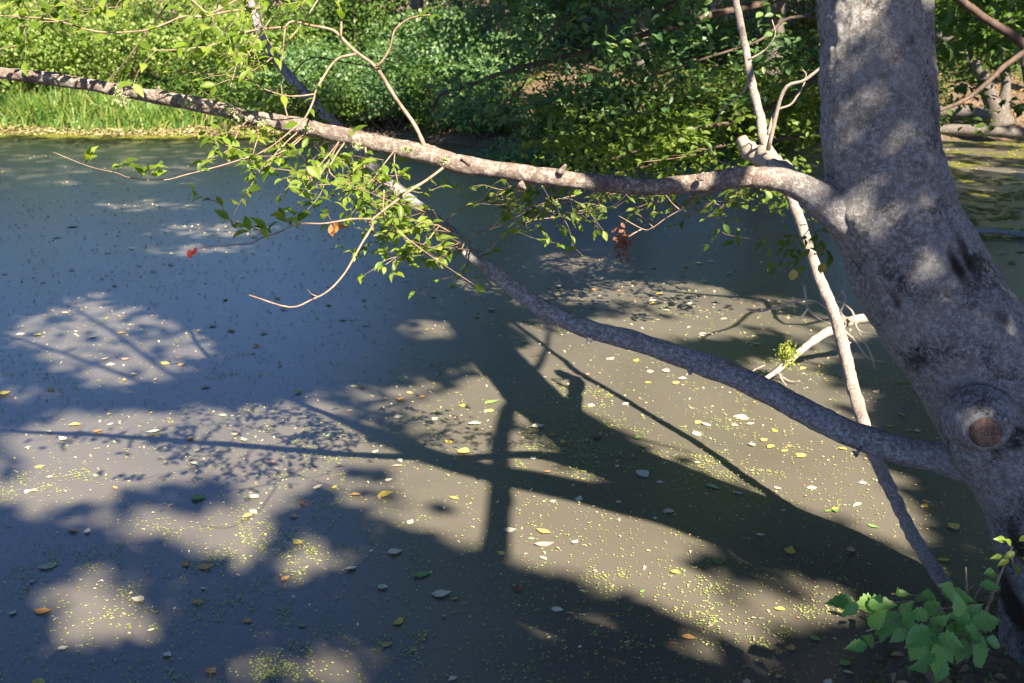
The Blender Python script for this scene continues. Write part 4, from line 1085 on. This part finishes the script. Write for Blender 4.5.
# reeds at the left
def reed_clump(X, Y, n, h, label, i):
    z0 = max(float(gz(X, Y)), 0)
    b0 = np.array([X, Y, z0])
    V = []; Fc = []; rn = []
    for k in range(n):
        bx_, by_ = X + rng.normal(0, .32), Y + rng.normal(0, .2)
        hh = h * rng.uniform(.55, 1.15); lean = rng.normal(0, .34 if rng.random() < .7 else .7, 2) + np.array([.12, 0]); wd = rng.uniform(.012, .022)
        a = rng.uniform(-.6, .6); sd_ = np.array([math.cos(a), math.sin(a), 0]) * wd
        s_ = len(V)
        for j in range(5):
            f = j / 4
            c = np.array([bx_ + lean[0] * hh * f ** 1.8, by_ + lean[1] * hh * f ** 1.8, z0 - .05 + hh * (f - .18 * f ** 3 * abs(lean[0]) * 3)])
            ww = (1 - f ** 2 * .95)
            V += [c - sd_ * ww, c + sd_ * ww]
        for j in range(4):
            Fc.append((s_ + 2 * j, s_ + 2 * j + 1, s_ + 2 * j + 3, s_ + 2 * j + 2))
        rn += [rng.random()] * 10
    me = bpy.data.meshes.new('reed_clump')
    me.from_pydata((np.array(V) - b0).tolist(), [], Fc)
    at = me.attributes.new('rnd', 'FLOAT', 'POINT'); at.data.foreach_set('value', np.array(rn, np.float32))
    me.materials.append(M['reed']); me.update()
    o = link_mesh('reed_clump', me); o.location = b0
    tag(o, label, 'reeds', 'reed clumps along the left shore')
NR = 13
for i in range(NR):
    X = -11.6 + i * .44
    reed_clump(X, float(far_edge(X)) + .55 + .25 * rng.random(), 170, rng.uniform(.7, 1.05) * (1 if i < 9 else .75), 'green reed clump at the far left shore, %s from the left' % ORD[i], i)

# shoreline debris, leaf litter
n = 5200
X = rng.uniform(-13, -3.0, n); Y = far_edge(X) + rng.normal(.12, .16, n)
leaf_o = leaf_mesh('shore_debris', np.column_stack([X, Y, np.maximum(gz(X, Y), 0) + rng.uniform(.01, .05, n)]), rdirs(n) * np.array([1, 1, .3]), rdirs(n) * .4 + np.array([0, -.2, 1]), rng.uniform(.05, .11, n), M['litter_pale'], LEAF_D, None, 1, .3)
tag(leaf_o, 'pale dry leaves and debris along the far left waterline', 'debris', kind='stuff')
n = 45000
X = rng.uniform(-22, 24, n); Y = far_edge(X) + .3 + rng.random(n) ** 1.3 * 14
leaf_o = leaf_mesh('leaf_litter', np.column_stack([X, Y, np.maximum(gz(X, Y), 0) + .02]), rdirs(n) * np.array([1, 1, .2]), rdirs(n) * .4 + np.array([0, -.2, 1]), rng.uniform(.06, .12, n), M['litter'], LEAF_D, None, 1, .3)
tag(leaf_o, 'brown fallen leaves covering the far bank', 'leaf litter', kind='stuff')
n = 95000
X = rng.uniform(-24, 26, n); Y = far_edge(X) + .5 + rng.random(n) ** 1.2 * 13
un = np.array([mnoise.noise(Vector((a * .55, b * .55, 5))) + .5 * mnoise.noise(Vector((a * 2, b * 2, 2))) for a, b in zip(X, Y)])
Zg = np.maximum(gz(X, Y), 0); xx_, yy_, _ = PX(np.column_stack([X, Y, Zg]))
win = (((xx_ - 600) / 62) ** 2 + ((yy_ - 86) / 24) ** 2 < 1) | ((xx_ > 925) & (yy_ > 84))
ok = (un > -.22) & ~win
X, Y, Zg, un = X[ok], Y[ok], Zg[ok], un[ok]; n = len(X)
leaf_o = leaf_mesh('undergrowth', np.column_stack([X, Y, Zg + rng.random(n) * np.clip(.25 + un, .1, .9)]), rdirs(n) * np.array([1, 1, .5]), rdirs(n) * .6 + np.array([0, -.3, 1]), rng.uniform(.06, .13, n), M['leaf_grn'], LEAF_D, None, 1.1, .2)
tag(leaf_o, 'low green undergrowth covering the slope of the far bank', 'undergrowth', kind='stuff')
n = 1500
X = rng.uniform(.7, 4, n); Y = near_edge(X) - rng.random(n) * 1.4
ok = Y < near_edge(X)
X, Y = X[ok], Y[ok]; n = len(X)
leaf_o = leaf_mesh('near_leaf_litter', np.column_stack([X, Y, np.maximum(gz(X, Y), 0) + .012]), rdirs(n) * np.array([1, 1, .2]), rdirs(n) * .4 + np.array([0, -.2, 1]), rng.uniform(.03, .06, n), M['litter'], LEAF_M, None, 1, .3)
tag(leaf_o, 'brown fallen leaves on the bank at the foot of the trunk', 'leaf litter', kind='stuff')
n = 2600
X = rng.uniform(.7, 4, n); Y = near_edge(X) - rng.random(n) ** 1.5 * .8
leaf_o = leaf_mesh('moss', np.column_stack([X, Y, np.maximum(gz(X, Y), 0) + .01]), rdirs(n) + np.array([0, 0, 1]), rdirs(n), rng.uniform(.01, .022, n), leaf_mat('bank_moss', [(.06, .12, .02), (.14, .22, .03)], .3), LEAF_M, None, .8, .3)
tag(leaf_o, 'low moss and tiny plants on the near bank', 'moss', kind='stuff')

# ------------------------------------------------------------------ what floats on the pond
HEX = (np.array([[.5 * math.cos(a), .42 * math.sin(a), 0] for a in np.linspace(0, 2 * math.pi, 6)[:-1]]), [(0, 1, 2, 3, 4)])
def weed_noise(X, Y):
    return np.array([mnoise.noise(Vector((a * 1.6, b * 1.6, 3.1))) + .6 * mnoise.noise(Vector((a * 5, b * 5, 8))) + .4 * mnoise.noise(Vector((a * 14, b * 14, 1))) for a, b in zip(X, Y)])
n = 230000
Y = 2.3 + 9 * rng.random(n) ** 2.0; X = rng.uniform(-.60, .62, n) * (Y + .8)
wn = weed_noise(X, Y)
ok = (rng.random(n) < np.clip(.09 + 2.6 * np.clip(wn - .22, 0, 1) ** 1.1, 0, 1) * np.clip(1.2 - (Y - 2.4) / 4.5, .22, 1)) & (Y > near_edge(X) - .1)
X, Y = X[ok], Y[ok]; n = len(X)
o = leaf_mesh('duckweed', np.column_stack([X, Y, np.full(n, .004) + rng.uniform(0, .002, n)]), rdirs(n) * np.array([1, 1, .02]), rdirs(n) * .08 + np.array([0, 0, 1]), rng.uniform(.004, .011, n) * np.clip(Y / 4, .9, 1.8), M['weed'], HEX, None, 1, 0)
tag(o, 'tiny yellow-green duckweed specks scattered over the near water', 'duckweed', kind='stuff')
# larger mats towards the shores
X1 = rng.uniform(-13, -3, 7000); Y1 = far_edge(X1) - np.abs(rng.normal(0, .8, 7000))
X2 = rng.uniform(3.5, 11, 16000); Y2 = rng.uniform(8.5, 19, 16000)
wn = weed_noise(X2 * .4, Y2 * .8); k2 = wn > -.12
X = np.concatenate([X1, X2[k2]]); Y = np.concatenate([Y1, Y2[k2]]); n = len(X)
o = leaf_mesh('floating_weed', np.column_stack([X, Y, np.full(n, .004) + rng.uniform(0, .003, n)]), rdirs(n) * np.array([1, 1, .02]), rdirs(n) * .05 + np.array([0, 0, 1]), rng.uniform(.03, .11, n), M['weed_olive'], HEX, None, 1, 0)
tag(o, 'olive film of floating weed by the far shore', 'pond weed', kind='stuff')

n = 9000
Y = 2.6 + 15.5 * rng.random(n) ** .9; X = rng.uniform(-.60, .62, n) * (Y + .8)
ok = (Y > near_edge(X)) & (Y < far_edge(X) - .3); X, Y = X[ok], Y[ok]; n = len(X)
o = leaf_mesh('leaf_flecks', np.column_stack([X, Y, np.full(n, .006)]), rdirs(n) * np.array([1, .6, .06]), rdirs(n) * .25 + np.array([0, 0, 1]), rng.uniform(.008, .024, n) * np.clip(Y / 6, .7, 1.6), leaf_mat('leaf_fleck', [(.80, .74, .52), (.70, .74, .42), (.82, .66, .26), (.66, .38, .18), (.82, .80, .68)], .1, .6), LEAF_M, None, 1.1, .5)
tag(o, 'small pale leaf scraps and seeds strewn over the whole pond', 'leaf scraps', kind='stuff')

# single floating leaves
LC = {'cream': [(.72, .68, .52), (.78, .74, .60)], 'yellow': [(.68, .52, .10), (.74, .64, .18)], 'orange': [(.66, .32, .10), (.70, .42, .18)], 'brown': [(.26, .13, .09), (.34, .18, .12)],
      'pale green': [(.45, .58, .36), (.58, .68, .46)], 'green': [(.18, .36, .10), (.26, .42, .12)], 'pink': [(.60, .38, .30), (.66, .44, .34)]}
LM = {}
for k, (a, b_) in LC.items():
    LM[k] = leaf_mat(k.replace(' ', '_') + '_fallen_leaf', [a, b_, tuple(x * .8 for x in a)], .06, .6, 1.0)
def float_tmpl(v):
    V, F = LEAF_F[0].copy(), LEAF_F[1]
    r_ = random.Random(v)
    V[:, 0] -= .45
    V[:, 1] *= r_.uniform(.8, 1.35)
    cu, cv = r_.uniform(-.25, .5), r_.uniform(-.1, .7)
    V[:, 2] = .02 + cu * V[:, 0] ** 2 + cv * V[:, 1] ** 2 + r_.uniform(-.1, .25) * np.abs(V[:, 1]) + r_.uniform(-.15, .15) * V[:, 0] * V[:, 1]
    V[:, 1] += r_.uniform(-.25, .25) * V[:, 0] ** 2
    V[:, 2] -= V[:, 2].min() - .012
    return V, F
meshes = {}
for ck in LC:
    for v in range(5):
        V, F = float_tmpl(v * 7 + len(ck))
        me = bpy.data.meshes.new('floating_leaf')
        me.from_pydata(V.tolist(), [], F)
        at = me.attributes.new('rnd', 'FLOAT', 'POINT'); at.data.foreach_set('value', np.full(len(V), v / 5, np.float32))
        me.polygons.foreach_set('use_smooth', [True] * len(F))
        me.materials.append(LM[ck]); me.update()
        meshes[ck, v] = me
# traced from the photograph: x, y, length in pixels, colour
TR = [(139, 598, 15, 'cream'), (197, 601, 15, 'orange'), (42, 610, 19, 'orange'), (48, 565, 20, 'pale green'), (73, 529, 15, 'pink'), (87, 530, 11, 'cream'), (206, 566, 19, 'orange'), (185, 563, 12, 'orange'), (211, 670, 14, 'orange'),
      (38, 681, 18, 'yellow'), (398, 621, 15, 'yellow'), (351, 567, 14, 'cream'), (384, 494, 18, 'yellow'), (410, 521, 11, 'pale green'), (394, 551, 17, 'cream'), (422, 573, 22, 'green'), (382, 586, 13, 'pale green'), (440, 593, 22, 'cream'), (301, 624, 10, 'green'),
      (285, 577, 12, 'orange'), (297, 541, 13, 'yellow'), (248, 515, 12, 'orange'), (254, 496, 13, 'pale green'), (253, 511, 11, 'cream'), (197, 497, 17, 'green'), (356, 494, 13, 'orange'), (303, 503, 12, 'brown'), (294, 515, 11, 'pink'),
      (463, 451, 16, 'yellow'), (449, 441, 10, 'yellow'), (454, 497, 11, 'yellow'), (400, 460, 12, 'pale green'), (397, 465, 11, 'pink'), (388, 479, 9, 'cream'), (317, 486, 11, 'cream'), (355, 385, 10, 'cream'), (362, 386, 9, 'orange'), (400, 398, 11, 'orange'), (422, 396, 8, 'orange'),
      (410, 392, 7, 'yellow'), (491, 401, 17, 'green'), (490, 410, 11, 'yellow'), (475, 423, 14, 'cream'), (463, 405, 10, 'yellow'), (435, 418, 9, 'cream'), (398, 416, 11, 'cream'), (327, 434, 12, 'pale green'), (298, 391, 10, 'yellow'), (272, 461, 7, 'brown'), (355, 455, 6, 'brown'),
      (206, 385, 12, 'cream'), (191, 437, 10, 'pink'), (223, 414, 10, 'pale green'), (244, 439, 12, 'pale green'), (235, 433, 8, 'pink'), (154, 431, 16, 'pale green'), (63, 438, 13, 'cream'), (39, 466, 10, 'yellow'), (194, 463, 13, 'pale green'), (98, 430, 10, 'orange'), (75, 424, 13, 'yellow'),
      (51, 388, 11, 'yellow'), (134, 373, 9, 'cream'), (124, 379, 8, 'orange'), (110, 364, 9, 'cream'), (125, 358, 10, 'pink'), (105, 358, 8, 'cream'), (165, 363, 11, 'yellow'), (181, 364, 8, 'orange'), (231, 330, 9, 'orange'), (213, 325, 11, 'pink'), (273, 461, 6, 'brown'), (256, 345, 9, 'orange'),
      (263, 333, 9, 'pale green'), (20, 334, 9, 'cream'), (92, 336, 9, 'cream'), (121, 332, 8, 'yellow'), (65, 312, 8, 'cream'), (37, 334, 10, 'yellow'), (4, 393, 14, 'yellow'), (48, 431, 8, 'cream'),
      (544, 531, 18, 'orange'), (543, 543, 22, 'pink'), (575, 541, 12, 'cream'), (509, 529, 13, 'cream'), (502, 552, 9, 'yellow'), (543, 557, 8, 'cream'), (557, 608, 15, 'cream'), (570, 612, 10, 'pink'), (518, 588, 12, 'brown'), (688, 636, 16, 'orange'), (675, 571, 12, 'yellow'), (642, 590, 7, 'green'),
      (582, 590, 9, 'pale green'), (672, 642, 10, 'brown'), (717, 561, 13, 'green'), (790, 550, 15, 'yellow'), (791, 646, 12, 'orange'), (760, 534, 10, 'cream'), (747, 681, 14, 'pink'), (711, 624, 8, 'pink'), (669, 510, 13, 'cream'), (619, 501, 8, 'cream'), (579, 498, 12, 'cream'), (553, 500, 7, 'cream'), (655, 517, 7, 'cream'),
      (643, 473, 18, 'cream'), (617, 465, 7, 'cream'), (660, 481, 9, 'cream'), (712, 485, 17, 'pale green'), (739, 492, 8, 'cream'), (778, 487, 9, 'cream'), (697, 461, 8, 'pale green'), (533, 457, 11, 'cream'), (563, 441, 9, 'yellow'), (537, 426, 15, 'cream'), (597, 436, 12, 'brown'), (552, 434, 9, 'orange'), (547, 471, 8, 'orange'), (638, 437, 11, 'green'),
      (697, 433, 14, 'cream'), (707, 424, 12, 'cream'), (698, 422, 9, 'yellow'), (660, 419, 8, 'cream'), (752, 444, 12, 'cream'), (764, 439, 10, 'yellow'), (771, 446, 12, 'yellow'), (785, 450, 10, 'yellow'), (775, 430, 9, 'yellow'), (801, 456, 10, 'yellow'), (742, 417, 16, 'cream'), (735, 424, 9, 'cream'), (750, 423, 10, 'cream'),
      (676, 382, 10, 'orange'), (666, 370, 12, 'cream'), (683, 378, 9, 'cream'), (587, 374, 10, 'pink'), (611, 358, 10, 'cream'), (636, 360, 9, 'yellow'), (648, 382, 8, 'yellow'), (591, 405, 9, 'cream'), (626, 403, 9, 'cream'), (803, 368, 8, 'yellow'), (754, 336, 9, 'pale green'), (757, 343, 9, 'cream'), (703, 335, 10, 'cream'), (710, 333, 8, 'cream'),
      (802, 454, 12, 'yellow'), (843, 448, 10, 'yellow'), (890, 425, 10, 'yellow'), (902, 414, 9, 'orange'), (917, 389, 9, 'orange'), (876, 391, 10, 'pink'), (918, 430, 10, 'cream'), (909, 429, 7, 'yellow'), (863, 482, 9, 'cream'), (812, 487, 11, 'cream'), (828, 510, 10, 'green'), (836, 510, 9, 'green'), (926, 501, 9, 'orange'), (858, 504, 14, 'pale green'), (873, 525, 14, 'green'),
      (954, 526, 15, 'yellow'), (943, 559, 14, 'yellow'), (851, 549, 18, 'pink'), (835, 508, 9, 'yellow'), (791, 647, 12, 'yellow'), (848, 671, 11, 'cream'), (845, 662, 14, 'green'), (815, 637, 12, 'green'), (779, 675, 9, 'orange'), (828, 681, 12, 'cream'), (1002, 645, 13, 'yellow'), (925, 505, 10, 'yellow'),
      (452, 285, 10, 'yellow'), (433, 296, 8, 'cream'), (406, 280, 9, 'pale green'), (389, 277, 6, 'orange'), (361, 282, 8, 'pale green'), (343, 319, 9, 'pale green'), (328, 304, 9, 'yellow'), (284, 308, 11, 'yellow'), (277, 298, 9, 'orange'), (225, 299, 9, 'orange'), (232, 330, 9, 'orange'), (264, 332, 9, 'pale green'), (365, 325, 8, 'pink'), (364, 299, 8, 'brown'),
      (108, 252, 9, 'cream'), (73, 226, 14, 'pale green'), (57, 237, 11, 'pale green'), (28, 209, 5, 'brown'), (43, 282, 6, 'brown'), (102, 278, 6, 'brown'), (4, 273, 9, 'cream'), (114, 285, 7, 'pale green'), (131, 248, 9, 'pale green'), (171, 264, 9, 'yellow'), (139, 265, 8, 'cream'), (187, 206, 8, 'pale green'), (153, 270, 8, 'cream'), (72, 269, 7, 'cream'),
      (641, 272, 7, 'cream'), (700, 263, 10, 'pale green'), (704, 281, 12, 'pale green'), (689, 303, 10, 'cream'), (655, 267, 9, 'pale green'), (687, 266, 9, 'orange'), (711, 261, 9, 'cream'), (659, 293, 9, 'yellow'), (619, 290, 6, 'orange'), (592, 307, 7, 'orange'), (559, 286, 10, 'cream'), (532, 276, 9, 'pale green'), (491, 309, 10, 'pale green'), (549, 287, 8, 'yellow'), (593, 289, 7, 'orange'), (559, 301, 7, 'cream'),
      (730, 273, 9, 'pale green'), (653, 300, 8, 'cream'), (667, 310, 9, 'cream'), (652, 303, 10, 'yellow'), (724, 318, 9, 'pale green'), (703, 333, 9, 'cream'), (615, 335, 8, 'orange'), (477, 316, 7, 'yellow'), (968, 250, 9, 'pale green'), (1003, 252, 8, 'pale green'), (1012, 262, 12, 'green'), (990, 272, 8, 'pale green')]
items = [(x, y, s, c) for x, y, s, c in TR]
seen = {(round(x / 5), round(y / 4)) for x, y, s, c in items}
cols = ['cream'] * 6 + ['yellow'] * 4 + ['pale green'] * 4 + ['orange'] * 3 + ['pink', 'brown', 'green']
while len(items) < 298:
    x, y = rng.uniform(0, 1020), 190 + 490 * rng.random() ** 1.1
    if x > 800 and y > 300 and x > 800 + (y - 300) * .1: continue
    k = (round(x / 5), round(y / 4))
    if k in seen: continue
    seen.add(k)
    dd = G(x, y)
    s = rng.uniform(.022, .042) / PX(dd)[2] * FPX
    items.append((x, y, s, cols[rng.integers(len(cols))]))
def region(x, y):
    if x > 930 and y < 330: return 'on the dark water right of the trunk'
    if y < 250: return 'on the far blue water below the upper limb' if x < 430 else 'on the shaded water beneath the twig tangle'
    if y < 325:
        return 'on the blue water above the left sunlit patch' if x < 240 else ('on the water left of the lower limb' if x < 500 else 'on the dappled water behind the lower limb')
    if y < 410:
        return 'on the left sunlit patch' if x < 250 else ('on the dark water left of the forked shadow' if x < 510 else ('on the lit water just under the lower limb' if x < 740 else 'near the fallen branch left of the trunk'))
    if y < 500:
        return 'on the blue water below the left sunlit patch' if x < 260 else ('on the lit water left of the forked shadow' if x < 500 else ('on the bright water around the middle shadow band' if x < 730 else 'on the water near the dead pole'))
    if y < 580:
        return 'between the lower left light spots' if x < 300 else ('in the shadow near the foot of the forked shadow' if x < 600 else ('below the long shadow band' if x < 800 else 'near the foot of the dead pole'))
    return 'on the dark blue water at lower left' if x < 330 else ('on the dark water at bottom centre' if x < 640 else 'on the speckled water left of the sapling')
cells = {}
for it in items: cells.setdefault((it[3], region(it[0], it[1])), []).append(it)
leafn = 0
for (c, rg), lst in cells.items():
    lst.sort(key=lambda a: a[0])
    for i, (x, y, s, _) in enumerate(lst):
        p = G(x, y, .008)
        dd = PX(p)[2]
        o = link_mesh('floating_leaf', meshes[c, leafn % 5]); leafn += 1
        L_ = s * dd / FPX * .92
        o.location = (p[0], p[1], .003)
        yaw = rng.normal(0, .7) + (math.pi if rng.random() < .5 else 0)
        o.rotation_euler = (rng.normal(0, .08), rng.normal(0, .06), yaw)
        o.scale = (L_, L_ * rng.uniform(.9, 1.3), L_)
        n_ = len(lst)
        if n_ == 1: lab = 'the only %s leaf floating %s' % (c, rg)
        elif i == n_ - 1: lab = 'rightmost %s leaf floating %s' % (c, rg)
        elif i == 0: lab = 'leftmost %s leaf floating %s' % (c, rg)
        else: lab = '%s leaf, %s from left, %s' % (c, ORD[min(i, 19)], rg)
        tag(o, lab, 'leaf', 'fallen leaves floating on the pond')

print('scene built')
